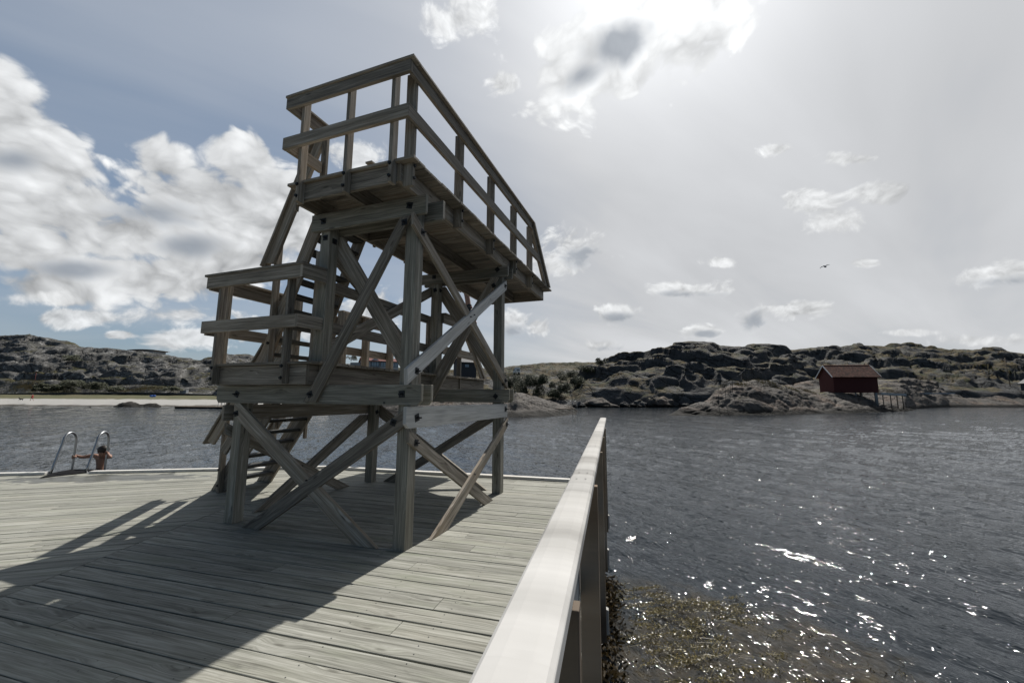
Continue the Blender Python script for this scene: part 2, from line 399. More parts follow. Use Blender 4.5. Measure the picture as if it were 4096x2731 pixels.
# nail heads and joists below
bm = bm_new()
for ang, side in ((A1, 1), (A2, -1)):
    u = Vector((math.cos(ang), math.sin(ang))); nrm = Vector((u.y, -u.x))
    for j in range(-26, 27):
        o = M0 + u * (j * .6)
        pl = [tuple(o - u * .024 + nrm * -12), tuple(o + u * .024 + nrm * -12), tuple(o + u * .024 + nrm * 8), tuple(o - u * .024 + nrm * 8)]
        n = mit_n * side
        pl = clip2(pl, n, n.dot(M0)); cn_ = c1n if side == 1 else c2n
        if len(pl) > 2: pl = clip2(pl, cn_, cn_.dot(CORN) - .05)
        if side == 1 and len(pl) > 2: pl = clip2(pl, e_n, e_n.dot(E0) - .12)
        if len(pl) > 2: prism(bm, [(p[0], p[1], -.23) for p in pl], (0, 0, .198), (nrm.x, nrm.y, 0))
# edge beams
def edge_beam(a, b, off, z0, z1, th=.05):
    d = (b - a).normalized(); nn = Vector((d.y, -d.x)) * off
    prism(bm, [(a.x, a.y, z0), (b.x, b.y, z0), (b.x + nn.x * th, b.y + nn.y * th, z0), (a.x + nn.x * th, a.y + nn.y * th, z0)], (0, 0, z1 - z0), (d.x, d.y, 0))
ed = Vector((math.cos(RA), math.sin(RA)))
EC = None
# corner of edge line and seg-1 curb
den = c1d.x * (-ed.y) + c1d.y * ed.x
dv = E0 - CORN; s_ = (dv.x * (-ed.y) + dv.y * ed.x) / den; EC = CORN + c1d * s_
edge_beam(E0 - ed * 8 + e_n * -.1, EC + e_n * -.1, 1, -.23, -.033)
edge_beam(CORN - c1n * .03, EC - c1n * .03, -1, -.23, -.033)
C2E = CORN + c2d * 14
edge_beam(CORN - c2n * .03, C2E - c2n * .03, 1, -.23, -.033)
o = obj('joists', bm, M['tread']); o.parent = deck
def piles():
    b = bm_new()
    for i in range(6):
        p = EC - ed * (i * 2.2 + .3) - e_n * .35; cyl(b, (p.x, p.y, -4), (p.x, p.y, -.235), .11, n=14)
        p = CORN + c2d * (i * 2.2 + .6) - c2n * .35; cyl(b, (p.x, p.y, -4), (p.x, p.y, -.235), .11, n=14)
    o = obj('piles', b, M['tread']); o.parent = deck
piles()
bm = bm_new()
def nails(ang, side, ks):
    u = Vector((math.cos(ang), math.sin(ang))); nrm = Vector((u.y, -u.x))
    for k in ks:
        for j in range(-14, 16):
            for f in (.045, .145):
                p = M0 + nrm * (k * PITCH + f + random.uniform(-.008, .008)) + u * (j * .6 + random.uniform(-.012, .012))
                if side * mit_n.dot(p - M0) > -.03 or (side == 1 and e_n.dot(p - E0) > -.03): continue
                cn_ = c1n if side == 1 else c2n
                if cn_.dot(p - CORN) > -.05 or (p - CAM.xy).length > 9: continue
                bm.faces.new([bm.verts.new((p.x + .0045 * math.cos(a), p.y + .0045 * math.sin(a), .0032)) for a in (0, 1.05, 2.1, 3.14, 4.19, 5.24)])
nails(A1, 1, range(-25, 35)); nails(A2, -1, range(-15, 40))
o = obj('nail_heads', bm, M['bolt']); o.parent = deck; o['kind'] = 'stuff'
# curb boards
LAD = Vector((1.5, 8.95))                                   # ladder foot, middle
def curb(a, b, nn):
    bm = bm_new(); d = (b - a).normalized(); n_ = Vector(nn)
    prism(bm, [(a.x - n_.x * .075, a.y - n_.y * .075, .004), (b.x - n_.x * .075, b.y - n_.y * .075, .004), (b.x + n_.x * .05, b.y + n_.y * .05, .004), (a.x + n_.x * .05, a.y + n_.y * .05, .004)], (0, 0, .048), (d.x, d.y, 0))
    o = obj('edge_board', bm, M['curb'], bevel=.006); o.parent = deck
curb(CORN, EC + c1d * -.1, c1n)
curb(CORN + c2d * .004, CORN + c2d * 4.55, c2n)
curb(CORN + c2d * 5.32, CORN + c2d * 13.5, c2n)

# ------------------------------------------------------------------ handrail along the edge
rl = empty('edge_railing', (E0.x, E0.y, 0))
tag(rl, 'pale grey wooden handrail with square posts along the jetty edge', 'railing')
ra = Vector((-3.205, -2.353, 0)); rb = Vector((4.835, -1.434, 0)); rd = (rb - ra).normalized(); rn = Vector((rd.y, -rd.x, 0)); RT = 1.19
bm = bm_new()
def railtop(a, b, z, w, th):
    # crowned board with rounded edges
    prof = [(-w / 2, z - th), (-w / 2, z - .012), (-w / 2 + .01, z - .003), (-w * .2, z + .001), (w * .2, z + .001), (w / 2 - .01, z - .003), (w / 2, z - .012), (w / 2, z - th)]
    prism(bm, [a + rn * -x + Vector((0, 0, zz)) for x, zz in prof], b - a, b - a)
J = ra + rd * 1.62
railtop(ra - rd * 2.4, J, RT, .125, .045); railtop(J + rd * .003, rb, RT - .002, .122, .045)
part_of(obj('top_rail', bm, M['rail'], bevel=.003), rl)
bm = bm_new()
for s_ in (1.52, 1.70, 2.98, 4.33, 5.72):
    for w_ in (-.022, .022):
        p = ra + rd * (s_ + random.uniform(-.01, .01)) + rn * w_; bm.faces.new([bm.verts.new((p.x + .0055 * math.cos(a), p.y + .0055 * math.sin(a), RT + .0022)) for a in (0, .8, 1.6, 2.4, 3.1, 3.9, 4.7, 5.5)])
o = part_of(obj('nail_heads', bm, M['bolt']), rl); o['kind'] = 'stuff'
POSTX = [.35, 1.62, 2.98, 4.33, 5.72]
for i, s in enumerate([-1.2] + POSTX):
    p = ra + rd * (s + 0.0) + rn * .022
    bm = bm_new()
    prism(bm, [p + rn * -.04 + rd * -.024, p + rn * .055 + rd * -.024, p + rn * .055 + rd * .024, p + rn * -.04 + rd * .024], (0, 0, 1), (0, 0, 1))
    for v in bm.verts: v.co.z = RT - .048 if v.co.z > .5 else -.33
    part_of(obj('post', bm, M['railpost'], bevel=.003), rl)
bm = bm_new()
for s0, s1 in ((-3.6, 1.62), (1.63, 5.9)):
    bar(bm, ra + rd * s0 - rn * .042 + Vector((0, 0, .66)), ra + rd * s1 - rn * .042 + Vector((0, 0, .66)), (0, 0, 1), .12, .034)
part_of(obj('mid_rail', bm, M['rail'], bevel=.003), rl)
for s in POSTX:      # pale block at the foot of each post
    bm = bm_new()
    p = ra + rd * (s + .03) + rn * .05
    prism(bm, [p + rn * -.05 + Vector((0, 0, -.3)), p + rn * .045 + Vector((0, 0, -.3)), p + rn * .045 + Vector((0, 0, -.115)), p + rn * -.05 + Vector((0, 0, -.075))], rd * .05, (0, 0, 1))
    part_of(obj('foot_block', bm, M['rail'], bevel=.003), rl)
# ------------------------------------------------------------------ diving tower
TW = empty('diving_tower', (1.42, 1.35, 0))
tag(TW, 'two storey weathered wooden diving tower with stairs and railings standing on the jetty deck', 'diving tower')
def tp(name, build, mat='tower', bevel=.004, parent=TW):
    bm = bm_new(); build(bm); return part_of(obj(name, bm, M[mat], bevel=bevel), TW)
def tbox(name, *a, **k): return tp(name, lambda bm: box(bm, *a), **k)
def sub(name, bm, mat, parent, bevel=0.):
    o = obj(name, bm, M[mat], bevel=bevel); o.parent = parent; return o
def bolt(parent, p, axis, size=.062, stud=.035, plate=True, rot=None):
    bm = bm_new(); p = Vector(p); ax = Vector(axis)
    if plate:
        a = ax.orthogonal().normalized(); b = ax.cross(a); r = random.uniform(0, 1.5) if rot is None else rot
        c = a * math.cos(r) + b * math.sin(r); d = ax.cross(c)
        prism(bm, [p - c * size / 2 - d * size / 2, p + c * size / 2 - d * size / 2, p + c * size / 2 + d * size / 2, p - c * size / 2 + d * size / 2], ax * .006)
        cyl(bm, p + ax * .006, p + ax * .02, .017, n=6)
    cyl(bm, p, p + ax * stud, .009, n=8)
    bmesh.ops.recalc_face_normals(bm, faces=bm.faces)
    o = obj('bolt', bm, M['bolt']); o.parent = parent
    return o
S = .15
ZB1, ZT1 = 1.505, 1.73        # storey 1 beam
ZB2, ZT2 = 3.68, 3.91
DK1, DK2 = 2.005, 4.15
pA = tbox('post', 0, S, 0, S, 0, 3.905, mat='towerg')
pC = tbox('post', 2.69, 2.84, 0, S, 0, 3.905, mat='towerg')
pB = tbox('post', 0, S, 2.56, 2.71, 0, 1.725, mat='towerg')
pD = tbox('post', 2.67, 2.82, 2.6, 2.75, 0, 1.725, mat='towerg')
pE = tbox('post', 0, S, 1.29, 1.44, 1.52, 3.905, mat='towerg')
pF = tbox('post', 2.69, 2.84, 1.29, 1.44, 1.52, 3.905, mat='towerg')
# beams in pairs
def beam(x0, x1, y0, y1, z0, z1, ch=.05):
    def f(bm):
        prism(bm, [(x0, y0, z0 + ch), (x0, y0 + ch * .8, z0), (x0, y1 - ch * .8, z0), (x0, y1, z0 + ch), (x0, y1, z1), (x0, y0, z1)], (x1 - x0, 0, 0), (0, 1, 0))
    return tp('beam', f, mat='towerg')
b1 = beam(-.05, -.002, -.165, 3.0, ZB1, ZT1)
b2 = beam(.152, .2, -.165, 3.0, ZB1, ZT1)
b3 = beam(2.64, 2.688, -.168, 3.0, ZB1, ZT1)
b4 = beam(2.842, 2.89, -.168, 3.0, ZB1, ZT1)
u1 = beam(-.05, -.002, -.143, 1.56, ZB2, ZT2 - .004, .02)
u2 = beam(.152, .2, -.25, 1.56, ZB2 - .01, ZT2 - .004, .02)
u3 = beam(2.64, 2.688, -.13, 1.7, 3.715, ZT2 - .004, .02)
u4 = beam(2.842, 2.89, -.137, 1.7, 3.715, ZT2 - .004, .02)
for par, pts in ((b1, [(.075, 1.625), (2.62, 1.62), ]), (u1, [(.075 + .0, 3.80), (1.36, 3.80)])):
    for y, z in pts: bolt(par, (-.05, y, z), (-1, 0, 0), .075, .06)
bolt(b1, (-.05, .3, 1.53), (-1, 0, 0), .02, .01, False)
for par, pts in ((b3, [(.08, 1.61)]), (u3, [(.07, 3.85), (1.36, 3.84)])):
    for y, z in pts: bolt(par, (2.64, y, z), (-1, 0, 0), .075, .05)
# long planks below the first storey, along each side
pl1 = tp('side_plank', lambda bm: prism(bm, [(-.127, -.045, 1.494), (-.127, -.045, 1.31), (-.07, -.045, 1.26), (2.895, -.045, 1.256), (2.895, -.045, 1.482)], (0, .043, 0), (1, 0, 0)), mat='pale')  # sunlight on this plank is put into its paler wood colour
pl1['label'] = 'plank made pale to show sunlight'
pl2 = tp('side_plank', lambda bm: box(bm, -.1, 2.9, 2.755, 2.798, 1.275, 1.478))
for x, z in ((.075, 1.37), (2.8, 1.39)): bolt(pl1, (x, -.045, z), (0, -1, 0), .08, .06)
# braces: outline on the outer face, thickness
def pbrace(pts, tv): return tp('brace', lambda bm: prism(bm, pts, tv), mat='pale')  # paler wood than the other braces, painted in for sunlight
def brace(pts, tv): return tp('brace', lambda bm: prism(bm, pts, tv))
X = lambda x, l: [(x, a, b) for a, b in l]
Y = lambda y, l: [(a, y, b) for a, b in l]
br1 = brace(X(-.097, [(.033, 3.655), (.163, 3.655), (1.431, 1.531), (1.24, 1.528)]), (.045, 0, 0))
br2 = brace(X(.152, [(.121, 1.74), (1.44, 3.605), (1.44, 3.66), (1.236, 3.66), (.0, 1.88), (.0, 1.74)]), (.045, 0, 0))
br3 = pbrace(Y(-.052, [(-.152, 1.894), (-.136, 1.721), (2.801, 3.513), (2.797, 3.682)]), (0, .044, 0)); br3['label'] = 'cross brace made pale to show sunlight'
br4 = brace(Y(-.045, [(-.129, 3.672), (2.903, 1.894), (2.906, 1.74), (-.127, 3.525)]), (0, .043, 0))
br5 = brace(Y(-.045, [(-.06, 1.252), (-.057, 1.113), (1.978, .002), (2.291, .002)]), (0, .043, 0))
br6 = brace(Y(-.085, [(.384, .002), (.76, .002), (2.80, 1.085), (2.83, 1.245)]), (0, .04, 0))
br7 = brace(X(-.05, [(.0, 1.487), (.0, 1.304), (2.03, .002), (2.32, .002)]), (.046, 0, 0))
br8 = brace(X(-.047, [(2.66, 1.503), (2.56, 1.503), (.31, .002), (.618, .002), (2.648, 1.346)]), (.045, 0, 0))
br9 = brace(Y(2.752, [(-.05, 1.25), (-.05, 1.1), (1.99, .002), (2.29, .002)]), (0, .045, 0))
br10 = brace(Y(2.757, [(.44, .002), (.74, .002), (2.75, 1.187), (2.75, 1.25), (2.49, 1.25)]), (0, .045, 0))
br11 = brace(X(2.843, [(.0, 1.49), (.0, 1.30), (2.18, .002), (2.46, .002)]), (.045, 0, 0))
br12 = brace(X(2.848, [(2.71, 1.49), (2.71, 1.25), (.62, .002), (.31, .002)]), (.045, 0, 0))
br13 = brace(X(2.593, [(.03, 3.70), (.17, 3.70), (1.47, 1.74), (1.40, 1.55), (1.27, 1.55)]), (.045, 0, 0))
br14 = brace(X(2.845, [(.121, 1.74), (1.44, 3.605), (1.44, 3.70), (1.236, 3.70), (.0, 1.88), (.0, 1.74)]), (.045, 0, 0))
br15 = brace(Y(1.442, [(.0, 2.16), (.0, 1.98), (2.75, 3.5), (2.75, 3.69)]), (0, .044, 0))
br16 = brace(Y(1.447, [(.1, 3.66), (.1, 3.48), (2.75, 1.95), (2.75, 2.13)]), (0, .044, 0))
for par, p, ax in ((br1, (-.097, .105, 3.58), (-1, 0, 0)), (br1, (-.097, 1.33, 1.62), (-1, 0, 0)), (br3, (.03, -.052, 1.88), (0, -1, 0)), (br3, (2.72, -.052, 3.56), (0, -1, 0)),
                   (br4, (.06, -.045, 3.5), (0, -1, 0)), (br4, (2.78, -.045, 1.88), (0, -1, 0)), (br5, (.08, -.045, 1.1), (0, -1, 0)), (br6, (2.76, -.085, 1.14), (0, -1, 0)),
                   (br7, (-.05, .17, 1.32), (-1, 0, 0)), (br8, (-.047, 2.6, 1.37), (-1, 0, 0)), (br13, (2.593, .12, 3.55), (-1, 0, 0)), (pE, (0, 1.36, 3.6), (-1, 0, 0)), (pE, (.08, 1.29, 3.57), (0, -1, 0)),
                   (pB, (.075, 2.56, 1.39), (0, -1, 0)), (pA, (0, .04, 1.86), (-1, 0, 0)), (pF, (2.69, 1.36, 3.6), (-1, 0, 0)), (pF, (2.76, 1.29, 3.6), (0, -1, 0)), (pD, (2.74, 2.6, 1.3), (0, -1, 0)), (pC, (2.76, .0, 1.83), (0, -1, 0))):
    bolt(par, p, ax, .07, .045)
for par, p, ax in ((br3, (1.34, -.052, 2.74), (0, -1, 0)), (br3, (1.46, -.052, 2.79), (0, -1, 0)), (br6, (1.5, -.085, .53), (0, -1, 0)), (br7, (-.05, 1.33, .63), (-1, 0, 0)), (br9, (1.2, 2.752, .52), (0, -1, 0))):
    bolt(par, p, ax, .02, .02, False)
# ---- platforms
def decking(name, x0, x1, y0, y1, zt, th, w, skip=()):
    def f(bm):
        x = x0
        while x < x1 - .02:
            e = min(x + w - .008, x1); a = y0 + random.uniform(-.006, .006)
            box(bm, x, e, a, (y1(x) if callable(y1) else y1) + random.uniform(-.01, .01), zt - th, zt + random.uniform(-.002, .002)); x += w
    return tp(name, f, mat='tower')
def sb(name, parent, *a, mat='tower'):
    bm = bm_new(); box(bm, *a); return sub(name, bm, mat, parent, .004)
P2 = decking('platform', -.43, 5.40, -.21, (lambda x: 1.585 if x < -.25 else 1.70), DK2, .032, .122)
sb('joist', P2, -.388, 5.29, -.03, .016, ZT2, DK2 - .034)
sb('joist', P2, -.341, 5.29, .02, .064, ZT2 + .012, DK2 - .036)
sb('joist', P2, -.341, 5.29, .72, .766, ZT2, DK2 - .034)
sb('joist', P2, -.341, 5.29, 1.462, 1.508, ZT2, DK2 - .034)
sb('fascia', P2, -.391, -.345, .02, 1.462, ZT2 + .001, DK2 - .034)
sb('fascia', P2, 5.292, 5.325, -.03, 1.51, ZT2 - .02, DK2 - .034)
sb('cross_joist', P2, .9, .946, .77, 1.458, ZT2, DK2 - .036)
P1 = decking('platform', -.24, 5.0, 1.2, (lambda x: 2.98 if x < .85 else 3.28), DK1, .032, .122)
sb('joist', P1, -.14, 4.9, 1.441, 1.486, ZT1, DK1 - .034)
sb('joist', P1, -.14, 4.9, 2.1, 2.146, ZT1, DK1 - .034)
sb('joist', P1, -.14, 4.9, 2.78, 2.826, ZT1, DK1 - .034)
sb('fascia', P1, -.187, -.142, 1.32, 2.80, ZT1 + .003, DK1 - .036)
sb('joist', P1, -.141, 4.88, 1.32, 1.365, ZT1 + .003, DK1 - .036)
sb('fascia', P1, 4.88, 4.92, 1.32, 2.82, ZT1 - .02, DK1 - .036)
# ---- railings: posts 45 x 95, boards 45 x 160, thin cap
def rpost(x0, x1, y0, y1, z0, z1): 
    o = tbox('rail_post', x0, x1, y0, y1, z0, z1); return o
def rboard(*a): return tbox('rail_board', *a)
def rcap(*a): return tbox('rail_cap', *a)
# upper, front
for y in (1.35, .66, .045):
    q = rpost(-.485, -.391, y - .0225, y + .0225, 3.865, 5.205)
    for z in (3.93, 4.075): bolt(q, (-.485, y, z), (-1, 0, 0), .034, .014)
rboard(-.53, -.4855, -.2, 1.585, 5.07, 5.21)
rboard(-.531, -.4855, -.2, 1.59, 4.54, 4.69)
rcap(-.545, -.40, -.245, 1.59, 5.212, 5.242)
# upper, right side
for x in (-.325, .82, 1.93, 3.02, 4.02):
    q = rpost(x - .0225, x + .0225, -.155, -.031, 3.86, 5.205)
    for z in (3.95, 4.09): bolt(q, (x, -.155, z), (0, -1, 0), .03, .012)
rboard(-.4845, 3.93, -.2, -.1555, 5.07, 5.21)
tp('rail_board', lambda bm: prism(bm, Y(-.201, [(-.53, 4.69), (-.53, 4.54), (4.62, 4.535), (4.44, 4.69)]), (0, .045, 0)))
rcap(-.399, 3.85, -.245, -.105, 5.211, 5.241)
tp('rail_cap', lambda bm: prism(bm, Y(-.245, [(3.852, 5.241), (3.95, 5.241), (5.2, 4.152), (5.08, 4.152)]), (0, .15, 0)))
tp('rail_board', lambda bm: prism(bm, Y(-.2, [(3.80, 5.2), (3.88, 5.19), (5.06, 4.152), (4.92, 4.152)]), (0, .045, 0)))
# upper, left side stub
rboard(-.4845, .11, 1.54, 1.585, 5.07, 5.21)
rboard(-.4845, .03, 1.54, 1.585, 4.54, 4.69)
rcap(-.399, .13, 1.50, 1.625, 5.211, 5.241)
rpost(.055, .1, 1.51, 1.6, 3.95, 5.205)
q = rpost(-.34, -.295, 1.51, 1.538, 3.84, 5.2)
# first storey, front
for y in (2.80, 1.60):
    q = rpost(-.282, -.188, y - .0225, y + .0225, 1.742, 3.145)
    for z in (1.81, 1.95): bolt(q, (-.282, y, z), (-1, 0, 0), .034, .014)
rpost(-.13, -.085, 2.83, 2.925, 1.74, 3.145)
rboard(-.326, -.283, 1.335, 3.0, 2.995, 3.15)
rboard(-.327, -.283, 1.36, 3.02, 2.40, 2.555)
rcap(-.342, -.2, 1.325, 3.035, 3.152, 3.182)
# first storey, right side up to post E
tp('rail_board', lambda bm: prism(bm, [(-.327, 1.335, 2.995), (-.327, 1.335, 3.15), (-.002, 1.29, 3.15), (-.002, 1.29, 2.995)], (0, .045, 0), (1, 0, 0)))
tp('rail_board', lambda bm: prism(bm, [(-.328, 1.36, 2.40), (-.328, 1.36, 2.555), (-.002, 1.305, 2.555), (-.002, 1.305, 2.40)], (0, .045, 0), (1, 0, 0)))
tp('rail_cap', lambda bm: prism(bm, [(-.199, 1.315, 3.152), (-.002, 1.283, 3.152), (-.002, 1.41, 3.152), (-.199, 1.44, 3.152)], (0, 0, .03), (1, 0, 0)))
# between E and F, and from F outwards
rboard(.155, 2.685, 1.492, 1.535, 2.97, 3.12)
rboard(.155, 2.685, 1.492, 1.535, 2.42, 2.57)
rpost(.03, .12, 1.442, 1.53, 2.0, 3.45)
rpost(2.70, 2.79, 1.492, 1.54, 1.75, 3.12)
rboard(2.845, 3.55, 1.24, 1.285, 2.99, 3.15)
rcap(2.842, 3.55, 1.2, 1.33, 3.152, 3.182)
tp('rail_board', lambda bm: prism(bm, Y(1.24, [(2.845, 2.55), (2.845, 2.4), (4.25, 2.39), (4.1, 2.55)]), (0, .045, 0)))
for x in (2.87, 3.68): rpost(x - .0225, x + .0225, 1.29, 1.38 if x > 3 else 1.335, 1.76, 3.145)
tp('rail_cap', lambda bm: prism(bm, Y(1.2, [(3.552, 3.182), (3.65, 3.182), (4.83, 2.007), (4.72, 2.007)]), (0, .13, 0)))
tp('rail_board', lambda bm: prism(bm, Y(1.24, [(3.56, 3.15), (3.66, 3.13), (4.72, 2.007), (4.6, 2.007)]), (0, .045, 0)))
# first storey, far side (open at the lower stair)
for x0, x1 in ((-.28, 1.08), (2.02, 3.55)):
    rboard(x0, x1, 2.975, 3.02, 2.985, 3.15); rcap(x0, x1, 2.90, 3.035, 3.152, 3.182); rboard(x0, x1, 2.975, 3.02, 2.38, 2.53)
for x in (1.02, 2.05, 2.68, 3.46): rpost(x - .04, x + .04, 2.83, 2.97, 1.76, 3.145)
tp('rail_cap', lambda bm: prism(bm, Y(2.90, [(3.552, 3.182), (3.65, 3.182), (4.83, 2.007), (4.72, 2.007)]), (0, .13, 0)))
# ---- lower stair: climbs towards -Y at slope 1.4
k1 = 1.40
def stringer(x0, yf, w, k, z0, z1): # upper edge passes (yf, 0)
    ye = lambda z: yf - z / k
    tp('stringer', lambda bm: prism(bm, X(x0, [(ye(z0), z0), (ye(z1), z1), (ye(z1) - w, z1), (ye(z0) - w, z0)]), (.045, 0, 0), (0, -1, k)))
stringer(1.152, 4.69, .34, k1, .002, 1.97)
stringer(2.0, 4.70, .34, k1, .002, 1.97)
for i in range(1, 10):
    z = i * .2; y = 4.69 - z / k1 - .02
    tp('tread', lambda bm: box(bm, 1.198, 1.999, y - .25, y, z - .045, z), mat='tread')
def stair_rail(x0, dirx, cap0, ctop, k, w=.135, mid=True):
    """Sloped cap board with a board below it; cap0 = (y, z) lower end of the cap top."""
    y0, z0 = cap0; y1 = y0 - (ctop - z0) / k
    n = Vector((0, k, 1)).normalized()      # normal of slope, pointing up/outwards
    a = Vector((0, y0, z0)); b = Vector((0, y1, ctop))
    xa = x0 - .04 if dirx < 0 else x0 - .05
    tp('rail_cap', lambda bm: prism(bm, [a + Vector((xa, 0, 0)), b + Vector((xa, 0, 0)), b - n * .03 + Vector((xa, 0, 0)), a - n * .03 + Vector((xa, 0, 0))], (.135, 0, 0), b - a))
    d = (b - a).normalized(); a2 = a + d * .06 - n * .032; b2 = b - n * .032
    tp('rail_board', lambda bm: prism(bm, [a2 + Vector((x0, 0, 0)), b2 + Vector((x0, 0, 0)), b2 - n * .15 + Vector((x0, 0, 0)), a2 - n * .15 + d * .04 + Vector((x0, 0, 0))], (.044, 0, 0), b - a))
    if not mid: return
    a3 = a + d * .16 - n * .365; b3 = b - n * .365
    tp('rail_board', lambda bm: prism(bm, [a3 + Vector((x0, 0, 0)), b3 + Vector((x0, 0, 0)), b3 - n * .155 + Vector((x0, 0, 0)), a3 - n * .155 + Vector((x0, 0, 0))], (.044, 0, 0), b - a))
stair_rail(1.012, -1, (4.75, .80), 3.1, k1)
q = rpost(1.057, 1.151, 4.378, 4.424, .002, 1.30)
for z in (.12, .38): bolt(q, (1.057, 4.4, z), (-1, 0, 0), .034, .014)
rpost(1.057, 1.151, 3.33, 3.375, 1.25, 2.72)
stair_rail(2.10, 1, (4.75, .80), 3.1, k1)
rpost(2.046, 2.1, 4.4, 4.445, .002, 1.28)
rpost(2.046, 2.1, 3.64, 3.685, .82, 2.3)
# ---- upper stair, steep
k2 = 2.4; yu = 2.66
ye2 = lambda z: yu - (z - DK1) / k2
def string2(x0):
    tp('stringer', lambda bm: prism(bm, X(x0, [(ye2(DK1), DK1 + .002), (ye2(4.12), 4.12), (ye2(4.12) - .215, 4.12), (ye2(DK1) - .215, DK1 + .002)]), (.045, 0, 0), (0, -1, k2)))
string2(.2); string2(1.0)
for i in range(1, 11):
    z = DK1 + i * .2 - .02; y = ye2(z) - .02
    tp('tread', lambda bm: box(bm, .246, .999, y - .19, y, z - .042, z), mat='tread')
stair_rail(.065, -1, (2.53, 3.37), 5.1, 2.25, mid=False)
q = rpost(.11, .199, 2.32, 2.365, 2.03, 3.93)
for z in (2.3, 2.55): bolt(q, (.11, 2.342, z), (-1, 0, 0), .034, .014)
stair_rail(1.05, 1, (2.53, 3.37), 5.15, 2.2, mid=False)
rpost(1.046, 1.09, 2.31, 2.355, 2.01, 3.9)
# upper platform, far side rail, from the stair opening to the diving end
rboard(.96, 3.93, 1.54, 1.585, 5.07, 5.21)
tp('rail_board', lambda bm: prism(bm, Y(1.54, [(1.0, 4.69), (1.0, 4.54), (4.62, 4.535), (4.44, 4.69)]), (0, .045, 0)))
rcap(.93, 3.85, 1.50, 1.625, 5.212, 5.242)
for x in (1.12, 1.93, 3.02, 4.02): rpost(x - .0225, x + .0225, 1.51, 1.539, 3.9, 5.205)
tp('rail_cap', lambda bm: prism(bm, Y(1.49, [(3.852, 5.241), (3.95, 5.241), (5.2, 4.152), (5.08, 4.152)]), (0, .14, 0)))
# ------------------------------------------------------------------ terrain
def rock_mat(name, lo, hi, pale, veg1, veg2, vegamt, scale=1., wet=.55, lichen=.35, warmrock=.0):
    m, t = newmat(name)
    g = t.n('ShaderNodeNewGeometry'); p = g.outputs['Position']; nz = t.sep(g.outputs['Normal'])[2]; pz = t.sep(p)[2]
    st = t.n('ShaderNodeMapping', vector_type='TEXTURE', i={'Vector': p, 'Rotation': (R_(12), R_(-18), R_(25)), 'Scale': (2.2, 2.2, .5)}).outputs[0]
    n1 = t.noise(st, .35 * scale, 8., .65, .4); n2 = t.noise(p, .12 * scale, 6., .6); n3 = t.noise(p, 2.2 * scale, 5., .7)
    col = t.ramp(t.math('ADD', t.math('MULTIPLY', n1, .6), t.math('MULTIPLY', n2, .4)), [(.3, lo), (.7, hi)])
    col = t.mix(t.math('MULTIPLY', t.ss(n2, .5, .68), warmrock), col, C4(hi[0] * 1.25, hi[1] * .98, hi[2] * .8))
    col = t.mix(t.math('MULTIPLY', t.math('MULTIPLY', t.ss(t.noise(p, .45 * scale, 6., .65), .5, .66), t.ss(n3, .4, .62)), lichen), col, C4(*pale))
    spots = t.math('MULTIPLY', t.math('SUBTRACT', 1., t.ss(t.voro(p, 1.3 * scale), .1, .17)), t.ss(n2, .45, .6))
    col = t.mix(t.math('MULTIPLY', spots, .6), col, C4(*pale))
    ckn = t.vec('ADD', st, t.scale(t.noise(p, .5 * scale, 4., .6, out='Color'), 1.6))
    ck = t.math('SUBTRACT', 1., t.ss(t.voro(ckn, .32 * scale, 'DISTANCE_TO_EDGE'), .0, .05))
    ck2 = t.math('SUBTRACT', 1., t.ss(t.voro(ckn, 1.1 * scale, 'DISTANCE_TO_EDGE'), .0, .05))
    cks = t.math('MULTIPLY', t.math('MAXIMUM', ck, t.math('MULTIPLY', ck2, .5)), t.ss(n2, .35, .55))
    col = t.mix(t.math('MULTIPLY', cks, .75), col, C4(lo[0] * .25, lo[1] * .25, lo[2] * .24))
    vn = t.math('ADD', t.math('MULTIPLY', t.noise(p, .1 * scale, 7., .65), .7), t.math('MULTIPLY', n3, .3))
    vm = t.math('MULTIPLY', t.ss(t.math('ADD', vn, t.math('ADD', t.math('MULTIPLY', t.math('SUBTRACT', nz, .8), .35), vegamt - .5)), .47, .56), t.ss(pz, .3, 1.6))
    vc = t.mix(t.ss(t.noise(p, .35 * scale, 5., .6), .42, .62), C4(*veg1), C4(*veg2))
    vc = t.mix(t.math('MULTIPLY', t.ss(n3, .35, .7), .6), vc, t.scale(vc, .45))
    col = t.mix(vm, col, vc)
    wl = t.math('ADD', pz, t.math('MULTIPLY', t.math('SUBTRACT', n1, .5), 1.2))
    col = t.mix(t.math('SUBTRACT', 1., t.ss(wl, WZ + wet * .6, WZ + wet + .35)), col, C4(.012, .011, .009))
    h = t.math('ADD', t.math('MULTIPLY', n1, .8), t.math('SUBTRACT', t.math('MULTIPLY', n3, .25), t.math('MULTIPLY', cks, .6)))
    t.out(t.bsdf(Base_Color=col, Roughness=.85, Normal=t.bump(h, .9, .5 / scale)))
    m.node_tree.nodes['Principled BSDF'].inputs['Specular IOR Level'].default_value = .2
    return m
M['rockL'] = rock_mat('pale_gneiss', (.042, .042, .041), (.165, .162, .155), (.52, .51, .49), (.07, .062, .026), (.04, .042, .02), .44, .8, lichen=.75)
M['rockR'] = rock_mat('dark_gneiss', (.030, .0305, .032), (.095, .095, .094), (.28, .28, .275), (.085, .064, .027), (.036, .042, .017), .492, .75, lichen=.3)
M['rockN'] = rock_mat('shore_gneiss', (.045, .041, .037), (.15, .135, .122), (.30, .28, .26), (.16, .13, .06), (.07, .07, .03), .40, 1.6, wet=.75, lichen=.35, warmrock=.6)

